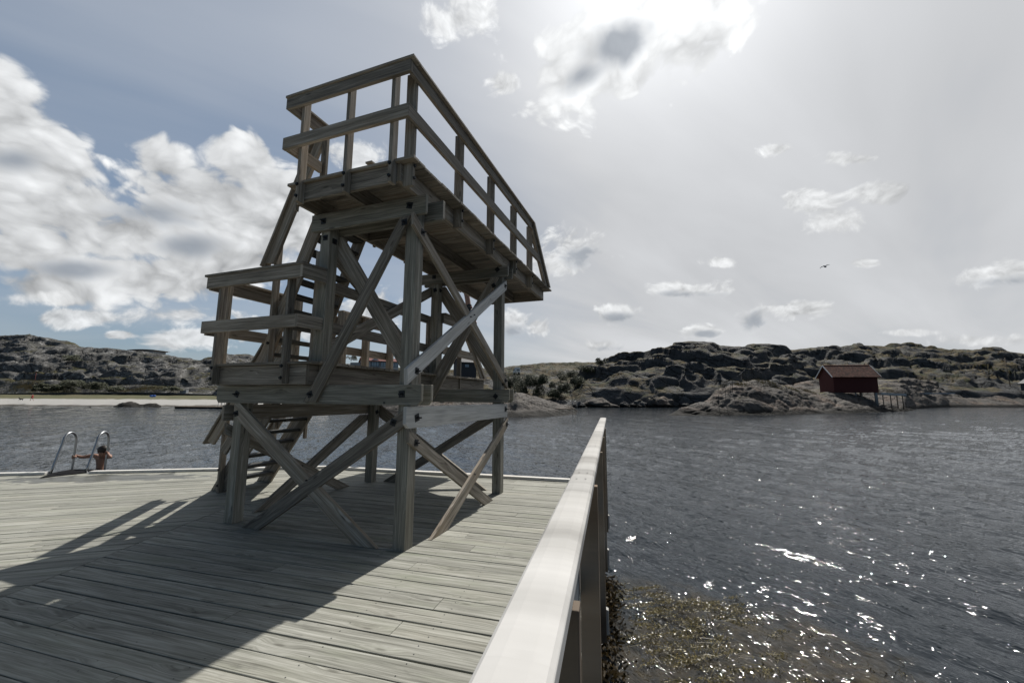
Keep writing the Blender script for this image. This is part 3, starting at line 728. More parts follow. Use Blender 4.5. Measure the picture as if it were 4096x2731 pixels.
def interp(px, tab):
    if px <= tab[0][0]: return tab[0][1]
    for (a, va), (b, vb) in zip(tab, tab[1:]):
        if px <= b: return va + (vb - va) * (px - a) / (b - a)
    return tab[-1][1]
def crease(p, s):
    d, _ = noise.voronoi(p * (1 / s)); return min(1., (d[1] - d[0]) * 2.2)
def rocky(p, blocky, amp, seed, sc=1.):
    """Displacement (m) along the outward normal: rounded blocks parted by crevices, plus rough detail."""
    l = p.dot(RGT); f = p.dot(FWD)
    q = Vector((l * .55 + p.z * .35, f * .8, p.z * 1.7 - l * .12)) + Vector((seed, seed * .7, 0))
    w = noise.noise_vector(q * (.11 / sc)) * 3.2 * sc
    c1 = crease(q + w, 11 * sc); c2 = crease(q * 1. + w * .6 + Vector((31, 7, 3)), 4.2 * sc); c3 = crease(q + w * .3 + Vector((3, 77, 9)), 1.6 * sc)
    h = 1.7 * (c1 ** .4 - .75) + blocky * (.75 * (c2 ** .45 - .75) + .25 * (c3 ** .5 - .75))
    h += .9 * noise.fractal(q * (.16 / sc), 1., 2., 4) + .16 * blocky * noise.fractal(q * (.9 / sc), .9, 2., 4)
    return h * amp * sc
def terrace(p, z, step, k, seed):
    w = z + step * .9 * noise.fractal(Vector((p.dot(RGT) * .035, p.dot(FWD) * .05, seed)), 1., 2., 4) + .35 * step * noise.noise(Vector((p.dot(RGT) * .16, p.dot(FWD) * .16, seed + 5)))
    f = (w / step) % 1.; g = min(1., max(0., (f - .3) / .3)); g = g * g * (3 - 2 * g)
    return z + step * (g - f) * k
class Terr: bvhs = []
def layer(name, px0, px1, step, rows, front, top, dtop, mat, prof, blocky=1., amp=1., seed=0., zfront=-1.25, back=1.3, backz=-1.0, label=None, cat=None, kind='structure', edge=None, sc=1., terr=(0, 0)):
    """A shore or hill: front(px) depth of its foot, top(px) image height of its skyline, dtop(px) depth of that skyline."""
    cols = []; n = int((px1 - px0) / step) + 1
    for i in range(n):
        px = px0 + i * step
        df = front(px); dt = dtop(px); zt = P(px, top(px), dt).z
        e = edge(px) if edge else 1.
        col = []
        for r in range(rows + 1):
            s = r / rows; s = s ** 1.1
            d = df + (dt - df) * s
            z = zfront + (zt - zfront) * prof(s)
            col.append((P(px, 1500, d), z, min(1., s * 4.) * e * (.35 + .65 * min(1., (1 - s) * 5.))))
        for r in range(1, 9):
            s = r / 8
            d = dt + (dt - df) * back * s * (.3 + .7 * s); z = zt + (backz - zt) * (s ** 1.6)
            col.append((P(px, 1500, d), z, (.35 + .65 * s) * e))
        if terr[0]:
            st_, kk = terr
            col = [(p, z + (terrace(p, terrace(p, z, st_, kk, seed), st_ * .36, kk * .6, seed + 3) - z) * min(1., k * 1.2) * min(1., max(0, (z - .5) / 3)), k) for p, z, k in col]
        cols.append([(Vector((p.x, p.y, z)), k) for p, z, k in col])
    bm = bmesh.new(); vv = []
    m = len(cols[0])
    for i in range(n):
        rr = []
        for j in range(m):
            a = cols[max(i - 1, 0)][j][0]; b = cols[min(i + 1, n - 1)][j][0]; c = cols[i][max(j - 1, 0)][0]; d = cols[i][min(j + 1, m - 1)][0]
            nn = (d - c).cross(a - b); nn = nn.normalized() if nn.length > 1e-6 else Vector((0, 0, 1))
            if nn.z < 0: nn = -nn
            p, k = cols[i][j]
            h = rocky(p, blocky, amp, seed, sc) * k
            rr.append(bm.verts.new(p + (nn * .75 + Vector((0, 0, .25))) * h))
        vv.append(rr)
    for i in range(n - 1):
        for j in range(m - 1):
            f = bm.faces.new((vv[i][j], vv[i][j + 1], vv[i + 1][j + 1], vv[i + 1][j])); f.smooth = True
    bm.normal_update(); bm.faces.ensure_lookup_table()
    if bm.faces[len(bm.faces) // 3].normal.z < 0: bmesh.ops.reverse_faces(bm, faces=bm.faces)
    Terr.bvhs.append(BVHTree.FromBMesh(bm))
    me = bpy.data.meshes.new(name); bm.to_mesh(me); bm.free(); me.materials.append(mat)
    o = bpy.data.objects.new(name, me); COL.objects.link(o)
    o['kind'] = kind
    if label: o['label'] = label; o['category'] = cat
    return o
def hit(px, py):
    """First terrain point seen at that spot of the photograph."""
    v = ray(px, py).normalized(); best = None
    for b in Terr.bvhs:
        l, nn, i, d = b.ray_cast(CAM, v)
        if l and (best is None or d < best[1]): best = (l, d)
    return best[0] if best else None
def drop(x, y, z0=60):
    best = None
    for b in Terr.bvhs:
        l, nn, i, d = b.ray_cast(Vector((x, y, z0)), Vector((0, 0, -1)))
        if l and (best is None or l.z > best): best = l.z
    return WZ if best is None else best

# left hill behind the beach
skyL = [(-700, 1350), (-200, 1338), (0, 1338), (90, 1334), (130, 1339), (190, 1354), (250, 1362), (290, 1372), (380, 1384), (460, 1392), (540, 1400), (610, 1412), (700, 1423), (760, 1431), (800, 1432), (850, 1419), (900, 1412), (985, 1414), (1020, 1421), (1200, 1440), (1343, 1446), (1420, 1450), (1600, 1465), (1790, 1473), (1850, 1470), (2010, 1465), (2091, 1453), (2244, 1443), (2393, 1443), (2440, 1447), (2600, 1460)]
def profL(s): return .13 * min(1, s / .12) + .87 * (max(0, s - .12) / .88) ** .8 if s > 0 else 0
hl = layer('hills', -700, 1500, 7, 92, lambda p: 127 + 14 * max(0, (p - 700) / 800), lambda p: interp(p, skyL) + 6, lambda p: 172 + 40 * max(0, (p - 700) / 800), M['rockL'], profL, 1.25, .85, 3., zfront=1.2, backz=8., terr=(4.2, .72), label='pale rocky hill rising behind the sandy beach', cat='hill')
# middle: low ground behind the tower with houses
hm = layer('hills', 900, 2520, 8, 60, lambda p: 112, lambda p: interp(p, skyL) + 5, lambda p: 205, M['rockR'], lambda s: .25 * s + .75 * s ** .8, .8, .8, 11., zfront=-1.3, backz=4., terr=(3., .7), label='low grassy rocks behind the diving tower', cat='hill')
# right: big dark hill, and the hill beyond the boathouse
skyR = [(2330, 1470), (2393, 1447), (2421, 1430), (2474, 1412), (2579, 1402), (2608, 1388), (2722, 1366), (2799, 1358), (2861, 1366), (2950, 1372), (3071, 1373), (3130, 1378), (3172, 1386), (3200, 1420), (3260, 1450), (3340, 1480)]
hr = layer('hills', 2250, 3340, 6, 96, lambda p: 113 + max(0, (p - 2900) * .05), lambda p: interp(p, [(2250, 1560)] + skyR) + 5, lambda p: 152, M['rockR'], lambda s: .1 * min(1, s / .06) + .9 * max(0, s - .03) ** .72 if s > 0 else 0, .5, 1., 23., zfront=-1.3, backz=2., terr=(6.5, .68), label='dark rounded gneiss hill above the cove', cat='hill')
skyF = [(3060, 1420), (3150, 1400), (3188, 1395), (3236, 1388), (3300, 1383), (3427, 1372), (3580, 1370), (3656, 1372), (3720, 1380), (3777, 1385), (3808, 1396), (3872, 1390), (3936, 1386), (3999, 1389), (4063, 1400), (4150, 1412), (4500, 1430), (4900, 1450)]
hf = layer('hills', 2980, 4800, 8, 84, lambda p: 150, lambda p: interp(p, skyF) + 5, lambda p: 215, M['rockR'], lambda s: .12 * min(1, s / .05) + .88 * s ** .85, .5, 1.1, 37., zfront=-1.3, backz=2., terr=(6.5, .68), label='long dark rocky ridge beyond the red boathouse', cat='hill', sc=1.2)
# low pale rocks to the right of the boathouse
skyS = [(3000, 1540), (3153, 1526), (3300, 1518), (3510, 1514), (3650, 1510), (3760, 1520), (3860, 1530), (3936, 1532), (4000, 1520), (4096, 1512), (4400, 1520), (4800, 1530)]
def frontS(p): return interp(p, [(3000, 100), (3600, 100), (3680, 118), (3780, 138), (3850, 142), (4096, 146), (4800, 150)])
hs = layer('shore_rocks', 3000, 4800, 6, 64, frontS, lambda p: interp(p, skyS) + 4, lambda p: frontS(p) + 34, M['rockN'], lambda s: min(1., s ** .7), .9, .8, 51., terr=(2.2, .6), label='low pale shore rocks to the right of the boathouse', cat='rocks', backz=2.)
# headland carrying the boathouse
topH = [(2640, 1662), (2676, 1652), (2727, 1626), (2775, 1610), (2823, 1592), (2854, 1564), (2905, 1541), (2982, 1520), (3013, 1515), (3071, 1525), (3109, 1532), (3170, 1545), (3236, 1560), (3274, 1569), (3363, 1574), (3430, 1582), (3490, 1597), (3560, 1612), (3610, 1626), (3650, 1642), (3680, 1652)]
frH = [(2640, 1661), (2800, 1662), (3100, 1659), (3300, 1654), (3450, 1650), (3600, 1646), (3690, 1640)]
def frontH(p): return dep(p, interp(p, frH))
hh = layer('headland', 2640, 3690, 4, 60, frontH, lambda p: interp(p, topH) + 2, lambda p: frontH(p) + interp(p, [(2640, 2), (2900, 10), (3150, 14), (3300, 19), (3450, 14), (3560, 10), (3690, 4)]), M['rockN'], lambda s: math.sin(min(1, s) * math.pi / 2) ** .9, 1.3, .75, 67., label='rounded pinkish rock headland carrying the red boathouse', cat='headland', back=1.6, backz=-1.2,
           edge=lambda p: min(1., (p - 2640) / 120, (3690 - p) / 100), sc=.6)
# point left of the jetty handrail
topP = [(1380, 1668), (1440, 1650), (1500, 1632), (1560, 1622), (1700, 1600), (1850, 1575), (1985, 1570), (2035, 1580), (2067, 1566), (2105, 1570), (2168, 1591), (2206, 1601), (2263, 1615), (2297, 1630), (2318, 1655), (2330, 1668)]
frP = [(1380, 1660), (1511, 1658), (1800, 1668), (2029, 1669), (2180, 1667), (2304, 1660), (2330, 1657)]
def frontP(p): return dep(p, interp(p, frP))
hp = layer('rocky_point', 1380, 2330, 4, 48, frontP, lambda p: interp(p, topP) + 2, lambda p: frontP(p) + 14, M['rockN'], lambda s: .45 * min(1, s / .25) ** .7 + .55 * s ** 1.3, 1.5, .8, 81., label='pinkish rocky point just left of the handrail end', cat='rocks', back=1.2, backz=-1.2,
           edge=lambda p: min(1., (p - 1380) / 80, (2330 - p) / 50), sc=.55)
# islet off the beach and a small rock beside it
def islet(name, px0, px1, tops, ywl, wd, label, seed):
    fr = lambda p: dep(p, ywl)
    return layer(name, px0, px1, max(1, (px1 - px0) // 70), 24, fr, lambda p: interp(p, tops), lambda p: fr(p) + wd, M['rockN'], lambda s: math.sin(min(1, s) * math.pi / 2), 1.6, .75, seed, label=label, cat='rock', kind='thing', back=1.2, backz=-1.2, edge=lambda p: min(1., (p - px0) / 20, (px1 - p) / 20), sc=.4)
islet('rock_islet', 455, 667, [(455, 1630), (480, 1622), (505, 1611), (540, 1606), (575, 1615), (640, 1612), (655, 1619), (667, 1630)], 1629, 6, 'long low pale topped rock islet off the sandy beach', 5.)
islet('small_rock', 366, 393, [(366, 1631), (378, 1625), (393, 1631)], 1630, 2, 'small dark rock awash left of the long islet', 9.)

# ------------------------------------------------------------------ beach and grass strip
m, t = newmat('sand')
g = t.n('ShaderNodeNewGeometry'); p = g.outputs['Position']; pz = t.sep(p)[2]
n = t.noise(p, .35, 6., .65); n2 = t.noise(p, 2.5, 5., .7)
zz = t.math('ADD', pz, t.math('MULTIPLY', t.math('SUBTRACT', n, .5), .7))
sand = t.mix(n2, C4(.27, .262, .245), C4(.39, .38, .36))
sand = t.mix(t.math('MULTIPLY', t.ss(t.noise(p, .9, 6., .7), .6, .72), .6), sand, C4(.1, .085, .06))
sand = t.mix(t.math('SUBTRACT', 1., t.ss(zz, WZ + .1, WZ + .32)), sand, C4(.05, .042, .032))
grass = t.mix(n2, C4(.05, .048, .02), C4(.15, .125, .06)); grass = t.mix(t.ss(n, .4, .65), grass, C4(.06, .07, .026))
c = t.mix(t.ss(zz, .3, .62), sand, grass)
t.out(t.bsdf(Base_Color=c, Roughness=.95, Normal=t.bump(n2, .6, .1)))
M['sand'] = m
bm = bmesh.new(); vv = []
bprof = [(84, -1.9), (94, -1.15), (98, -.75), (104, -.1), (109, .28), (113, .5), (120, 1.1), (126, 1.55), (140, 2.2)]
for i in range(0, 120):
    px = -700 + i * 17.
    sh = 6 * max(0, (px - 500) / 700)
    vv.append([bm.verts.new((lambda q: (q.x, q.y, z + .08 * noise.noise(q * .3)))(P(px, 1500, d + sh + 1.5 * noise.noise(Vector((px * .01, d * .05, 0)))))) for d, z in bprof])
for a, b in zip(vv, vv[1:]):
    for j in range(len(bprof) - 1): bm.faces.new((a[j], b[j], b[j + 1], a[j + 1])).smooth = True
bmesh.ops.subdivide_edges(bm, edges=bm.edges, cuts=2, use_grid_fill=True)
bm.normal_update(); bm.faces.ensure_lookup_table()
if bm.faces[10].normal.z < 0: bmesh.ops.reverse_faces(bm, faces=bm.faces)
Terr.bvhs.append(BVHTree.FromBMesh(bm))
me = bpy.data.meshes.new('beach'); bm.to_mesh(me); bm.free(); me.materials.append(m)
for pl in me.polygons: pl.use_smooth = True
bo = bpy.data.objects.new('beach', me); COL.objects.link(bo); struct(bo, label='pale sandy beach with a dry grass strip', cat='beach')

# ------------------------------------------------------------------ water
import numpy as np
m, t = newmat('sea')
p = t.n('ShaderNodeNewGeometry').outputs['Position']
def wv(rot, sx, sy, sc, det, rough, dist=0., out='Fac'):
    return t.noise(t.n('ShaderNodeMapping', vector_type='TEXTURE', i={'Vector': p, 'Rotation': (0, 0, rot), 'Scale': (sx, sy, 1)}).outputs[0], sc, det, rough, dist, out=out)
gust = t.ss(t.noise(p, .05, 3., .5), .38, .62)
w2 = wv(R_(38), 3.4, 1., 3.2, 3., .5, .5)
w3 = wv(R_(52), 2.4, 1., 9., 3., .55, .5)
h = t.math('ADD', t.math('MULTIPLY', w2, .05), t.math('MULTIPLY', w3, t.mixf(gust, .012, .024)))
def slope(rot, sx, sy, sc, det, rough):
    return t.vec('SUBTRACT', wv(rot, sx, sy, sc, det, rough, .4, 'Color'), (.5, .5, .5))
def cubic(v, k):
    a_, b_, c_ = t.sep(v); f = lambda q: t.math('MULTIPLY', t.math('POWER', t.math('ABSOLUTE', q), 3.), t.math('MULTIPLY', t.math('SIGN', q), k))
    return t.comb(f(a_), f(b_))
tilt = t.vec('ADD', t.vec('ADD', cubic(slope(R_(45), 2., 1., 24., 3., .6), 40.), t.vec('MULTIPLY', slope(R_(40), 2.2, 1., 7., 4., .65), (.42, .42, 0))), t.n('ShaderNodeNewGeometry').outputs['Normal'])
bn = t.n('ShaderNodeBump', i={'Strength': 1., 'Distance': 1., 'Height': h, 'Normal': t.vec('NORMALIZE', tilt)})
# brown weed growing just under the surface beside the jetty
wq = t.n('ShaderNodeMapping', vector_type='TEXTURE', i={'Vector': p, 'Location': (.6, -3.1, WZ), 'Rotation': (0, 0, R_(-12)), 'Scale': (2.6, 2.2, 5)}).outputs[0]
wmask = t.ss(t.math('ADD', t.math('SUBTRACT', 1., t.vec('LENGTH', wq)), t.math('MULTIPLY', t.math('SUBTRACT', t.noise(p, 1.4, 6., .65, .4), .5), 1.6)), .0, .5)
wcol = t.ramp(t.noise(p, 3.2, 7., .7, .8), [(.36, (.008, .009, .009)), (.56, (.030, .024, .014)), (.76, (.075, .06, .03))])
scol = t.mix(wmask, C4(.009, .0145, .020), wcol)
t.out(t.bsdf(Base_Color=scol, Roughness=.05, IOR=1.333, Normal=bn.outputs[0]))
M['sea'] = m
rng = np.random.default_rng(5)
rows = []; d = 1.0
while d < 520: rows.append(d); d += max(.05, .0068 * d)
rows = np.array(rows); cols_ = np.tan(np.radians(np.linspace(-61, 61, 760)))
DD, SS = np.meshgrid(rows, cols_, indexing='ij'); LAT = DD * SS
XX = CAM.x + FWD.x * DD + RGT.x * LAT; YY = CAM.y + FWD.y * DD + RGT.y * LAT
ZZ = np.zeros_like(XX); UX = np.zeros_like(XX); UY = np.zeros_like(XX)
cell = np.maximum(.05, .0068 * DD)
gx = 1 + .35 * np.sin(.045 * XX + .03 * YY + 1.3) + .25 * np.sin(.021 * XX - .06 * YY)
for i in range(60):
    lam = .2 * (5. / .2) ** (rng.random() ** 1.15); kk = 2 * np.pi / lam
    th = np.radians(rng.normal(-52, 20 + 10 / lam)); st = .019 if lam < 1.2 else .011; amp = st / kk
    fade = np.clip((lam / (cell * 2.2)) - .6, 0, 1)
    ph_ = kk * (np.cos(th) * XX + np.sin(th) * YY) + rng.random() * 6.28 + .5 * np.sin(.3 * kk * (-np.sin(th) * XX + np.cos(th) * YY) + rng.random() * 6.28)
    ZZ += fade * amp * np.sin(ph_) * gx; UX += fade * amp * np.cos(th) * np.cos(ph_) * .8; UY += fade * amp * np.sin(th) * np.cos(ph_) * .8
co = np.stack([XX + UX, YY + UY, WZ + ZZ], -1).reshape(-1, 3).astype(np.float32)
nr, nc = XX.shape
idx = np.arange(nr * nc).reshape(nr, nc)
quad = np.stack([idx[:-1, :-1], idx[:-1, 1:], idx[1:, 1:], idx[1:, :-1]], -1).reshape(-1, 4)
# flat skirt behind and beside the camera and out to the horizon
me = bpy.data.meshes.new('sea'); nq = len(quad)
me.vertices.add(len(co)); me.vertices.foreach_set('co', co.ravel()); me.loops.add(nq * 4); me.loops.foreach_set('vertex_index', quad.ravel().astype(np.int32))
me.polygons.add(nq); me.polygons.foreach_set('loop_start', np.arange(0, nq * 4, 4, dtype=np.int32)); me.polygons.foreach_set('loop_total', np.full(nq, 4, np.int32)); me.polygons.foreach_set('use_smooth', np.ones(nq, bool))
me.update(); me.validate(); me.materials.append(m)
if me.polygons[10].normal.z < 0: me.flip_normals()
so = bpy.data.objects.new('sea', me); COL.objects.link(so); struct(so, label='rippled dark grey blue sea water', cat='sea')
bm = bmesh.new(); S_ = 1500
bm.faces.new([bm.verts.new(q) for q in ((-S_, -S_, WZ - .25), (S_, -S_, WZ - .25), (S_, S_, WZ - .25), (-S_, S_, WZ - .25))])
so2 = obj('sea', bm, m); struct(so2, label='open water spreading beyond the view', cat='sea')
# ------------------------------------------------------------------ people, animals
def skin_mesh(name, joints, edges, mat, parent=None, sub=2, root=0):
    me = bpy.data.meshes.new(name)
    me.from_pydata([tuple(j[0]) for j in joints], edges, [])
    o = bpy.data.objects.new(name, me); COL.objects.link(o)
    sk = o.modifiers.new('skin', 'SKIN'); sk.use_smooth_shade = True; sk.branch_smoothing = .6
    lay_ = me.skin_vertices[0] if me.skin_vertices else None
    if lay_ is None:
        bpy.context.view_layer.objects.active = o; bpy.ops.mesh.customdata_skin_add(); lay_ = me.skin_vertices[0]
    for i, j in enumerate(joints):
        r = j[1]; lay_.data[i].radius = (r, r) if not isinstance(r, tuple) else r
    lay_.data[root].use_root = True
    s = o.modifiers.new('subsurf', 'SUBSURF'); s.levels = sub; s.render_levels = sub
    me.materials.append(M[mat])
    if parent: o.parent = parent
    return o
def ball(bm, c, rx, ry, rz, rot=None, n=12):
    r = bmesh.ops.create_uvsphere(bm, u_segments=n, v_segments=max(6, n // 2 + 2), radius=1)
    for v in r['verts']:
        p = Vector((v.co.x * rx, v.co.y * ry, v.co.z * rz))
        if rot: p = rot @ p
        v.co = p + Vector(c)
    for f in bm.faces: f.smooth = True

# ladder with two arched rails
l1, l2, l3, l4 = Vector((.96, 9.16, 0)), Vector((1.29, 8.67, 0)), Vector((1.40, 9.43, 0)), Vector((1.74, 8.97, 0))
ldr = empty('swim_ladder', tuple((l1 + l2) / 2))
tag(ldr, 'galvanised steel swim ladder with two tall arched handrails on the jetty edge', 'ladder')
OUT = ((l3 - l1) + (l4 - l2)).normalized()
def lpart(name, build, mat='steel'):
    bm = bm_new(); build(bm); return part_of(obj(name, bm, M[mat]), ldr)
for a, b in ((l1, l3), (l2, l4)):
    d = (b - a); L = d.length; dn = d.normalized(); pts = []
    top = .80
    for s in range(6): pts.append(a + dn * (L * .35 * (s / 5)) + Vector((0, 0, .004 + (top - .2) * s / 5)))
    c0 = a + dn * (L * .35); 
    for s in range(1, 12):
        ang = math.pi * s / 12; cx_ = (L * .65) / 2
        pts.append(c0 + dn * (cx_ * (1 - math.cos(ang))) + Vector((0, 0, top - .2 + .2 * math.sin(ang) * 1.0)))
    for z in (top - .2, .4, .2, 0, -.3, -.8, -1.5): pts.append(b + Vector((0, 0, z)))
    lpart('handrail', lambda bm: tube(bm, pts, .021, 12))
    lpart('foot_plate', lambda bm: cyl(bm, a + Vector((0, 0, .001)), a + Vector((0, 0, .012)), .05, n=14))
for z in (-.22, -.46, -.7, -.94, -1.18): lpart('rung', lambda bm: bar(bm, l3 + Vector((0, 0, z)), l4 + Vector((0, 0, z)), OUT, .07, .025))
# rubber mat at the ladder
bm = bm_new()
prism(bm, [(.66, 8.76, .003), (1.27, 8.62, .003), (1.60, 8.86, .003), (1.36, 9.40, .003), (1.02, 9.22, .003)], (0, 0, .012))
tag(obj('rubber_mat', bm, M['rubber'], bevel=.003), 'black rubber mat lying at the top of the swim ladder', 'mat')

# boy climbing the ladder
def K(x, y, d): return P(x * .3189, 1500 + y * .3189, d)
hb = (l3 + l4) / 2
DB = (Vector((1.66, 9.36, 0)) - CAM).dot(FWD)
by = empty('person', (1.75, 9.38, -.95))
tag(by, 'wet haired bare chested child climbing up the swim ladder onto the jetty', 'person')
handL = l3 + Vector((0, 0, .262)); handR = l4 + Vector((0, 0, .335))
tc = K(1262, 1090, DB + .12)
neck = K(1268, 1018, DB + .05); chin = K(1280, 1000, DB - .02); head = K(1296, 955, DB - .02)
shL = K(1188, 1002, DB + .08); shR = K(1372, 1012, DB + .12)
elL = K(1035, 1030, DB + .02); elR = K(1380, 1030, DB - .12)
wL = K(935, 1003, DB - .0); wR = K(1352, 985, DB - .1)
chest = K(1268, 1075, DB + .12); belly = K(1250, 1190, DB + .12); hip = K(1250, 1300, DB + .14)
hipL = hip + RGT * -.075 + Vector((0, 0, -.07)); hipR = hip + RGT * .075 + Vector((0, 0, -.07))
rung = hb + Vector((0, 0, -.72))
knL = rung + OUT * -.0 + RGT * -.12 + Vector((0, 0, .33)) + OUT * -.02; knR = rung + RGT * .1 + Vector((0, 0, .36))
J = [(hip, (.105, .08)), (belly, (.095, .072)), (chest, (.115, .085)), (neck, .045), (chin, .062), (head, (.082, .092)), (K(1300, 915, DB), .068),
     (shL, .05), (elL, .034), (wL, .024), (shR, .05), (elR, .036), (wR, .025),
     (hipL, .075), (knL, .05), (rung + RGT * -.1 + Vector((0, 0, .05)), .035), (rung + RGT * -.1 - OUT * .12 + Vector((0, 0, .03)), .028),
     (hipR, .075), (knR, .05), (rung + RGT * .1 + Vector((0, 0, .05)), .035), (rung + RGT * .1 - OUT * .12 + Vector((0, 0, .03)), .028),
     (handL + RGT * .03, .024), (handR + RGT * .03, .026), ((shL + chest) / 2 + Vector((0, 0, .02)), .062), ((shR + chest) / 2 + Vector((0, 0, .02)), .062)]
Ed = [(0, 1), (1, 2), (2, 3), (3, 4), (4, 5), (5, 6), (2, 23), (23, 7), (7, 8), (8, 9), (9, 21), (2, 24), (24, 10), (10, 11), (11, 12), (12, 22), (0, 13), (13, 14), (14, 15), (15, 16), (0, 17), (17, 18), (18, 19), (19, 20)]
bod = part_of(skin_mesh('body', J, Ed, 'skin'), by)
def fingers(hand, side):
    for i in range(4):
        pts = []
        for a in range(7):
            an = -1.2 + a * .62
            pts.append(hand + (RGT * math.cos(an) * -side - FWD * math.sin(an)) * .029 + Vector((0, 0, .026 - i * .017)))
        b = bm_new(); tube(b, pts, [.009, .0095, .009, .0085, .008, .0075, .006], 8); part_of(obj('finger', b, M['skin'], smooth=True), by)
    b = bm_new(); tube(b, [hand + RGT * .03 * side, hand - FWD * .03 + RGT * .012 * side + Vector((0, 0, .03)), hand - FWD * .03 - RGT * .014 * side + Vector((0, 0, .034))], [.011, .01, .007], 8); part_of(obj('thumb', b, M['skin'], smooth=True), by)
fingers(handL, 1); fingers(handR, 1)
bm = bm_new()
for i in range(3): ball(bm, K(1296 + (-28, 0, 26)[i], 918 + (8, 0, 8)[i], DB + .02), .062, .075, .062)
ball(bm, K(1298, 932, DB - .005), .098, .112, .098)
part_of(obj('hair', bm, M['hair']), by)
bm = bm_new()
for s in (-20, 14): ball(bm, K(1288 + s, 972, DB - .108), .011, .011, .008, n=8)
part_of(obj('eyes', bm, M['hair']), by)
bm = bm_new(); ball(bm, K(1284, 990, DB - .115), .013, .018, .018, n=8); part_of(obj('nose', bm, M['skin']), by)
bm = bm_new()
ball(bm, K(1232, 968, DB + .01), .012, .02, .028, n=8); part_of(obj('ear', bm, M['skin']), by)
J2 = [(hip + Vector((0, 0, .03)), (.112, .088)), (hip + Vector((0, 0, -.03)), (.115, .09)), (hipL, .085), ((hipL + knL) / 2, .075), (hipR, .085), ((hipR + knR) / 2, .075)]
part_of(skin_mesh('swim_shorts', J2, [(0, 1), (1, 2), (2, 3), (1, 4), (4, 5)], 'blue'), by)

# jumper in flowered shorts, in the air behind the tower
m, t = newmat('flower_cloth')
p = t.n('ShaderNodeTexCoord').outputs['Object']
vc = t.voro(p, 16., 'F1', 'Color'); vd = t.voro(p, 16.)
c = t.mix(t.math('GREATER_THAN', t.sep(vc)[0], .5), C4(.014, .02, .024), t.mix(t.sep(vc)[1], C4(.4, .12, .1), C4(.35, .3, .2)))
c = t.mix(t.ss(vd, .25, .5), c, C4(.012, .018, .022))
t.out(t.bsdf(Base_Color=c, Roughness=.7)); M['flower'] = m
DJ = 13.3
Q = lambda x, y, dd=0.: P(x, y, DJ + dd)
jp = empty('person', tuple(Q(1873, 1240)))
tag(jp, 'jumper in dark flowered swim shorts in mid air behind the cross braces', 'person')
J = [(Q(1874, 1222), (.15, .11)), (Q(1869, 1190), (.135, .1)), (Q(1862, 1152), (.16, .11)), (Q(1862, 1118), .06), (Q(1861, 1100), (.085, .1)), (Q(1861, 1086), .075),
     (Q(1842, 1150), .065), (Q(1826, 1168), .045), (Q(1806, 1160), .033), (Q(1797, 1154), .03), (Q(1886, 1146), .065), (Q(1902, 1122), .045), (Q(1908, 1098), .033), (Q(1908, 1088), .03),
     (Q(1866, 1245, -.05), .095), (Q(1862, 1272, -.35), .065), (Q(1878, 1296, -.1), .045), (Q(1886, 1306, -.15), .03), (Q(1882, 1246), .095), (Q(1888, 1268, -.3), .065), (Q(1900, 1286, 0), .045), (Q(1906, 1296, -.05), .032)]
Ed = [(0, 1), (1, 2), (2, 3), (3, 4), (4, 5), (2, 6), (6, 7), (7, 8), (8, 9), (2, 10), (10, 11), (11, 12), (12, 13), (0, 14), (14, 15), (15, 16), (16, 17), (0, 18), (18, 19), (19, 20), (20, 21)]
part_of(skin_mesh('body', J, Ed, 'skin'), jp)
J2 = [(Q(1873, 1206), (.165, .125)), (Q(1875, 1224), (.172, .13)), (Q(1866, 1243, -.05), .118), (Q(1864, 1254, -.2), .105), (Q(1883, 1243), .118), (Q(1886, 1252, -.15), .105)]
part_of(skin_mesh('swim_shorts', J2, [(0, 1), (1, 2), (2, 3), (1, 4), (4, 5)], 'flower'), jp)
bm = bm_new(); ball(bm, Q(1862, 1092, .02), .105, .105, .11); part_of(obj('hair', bm, M['hair']), jp)

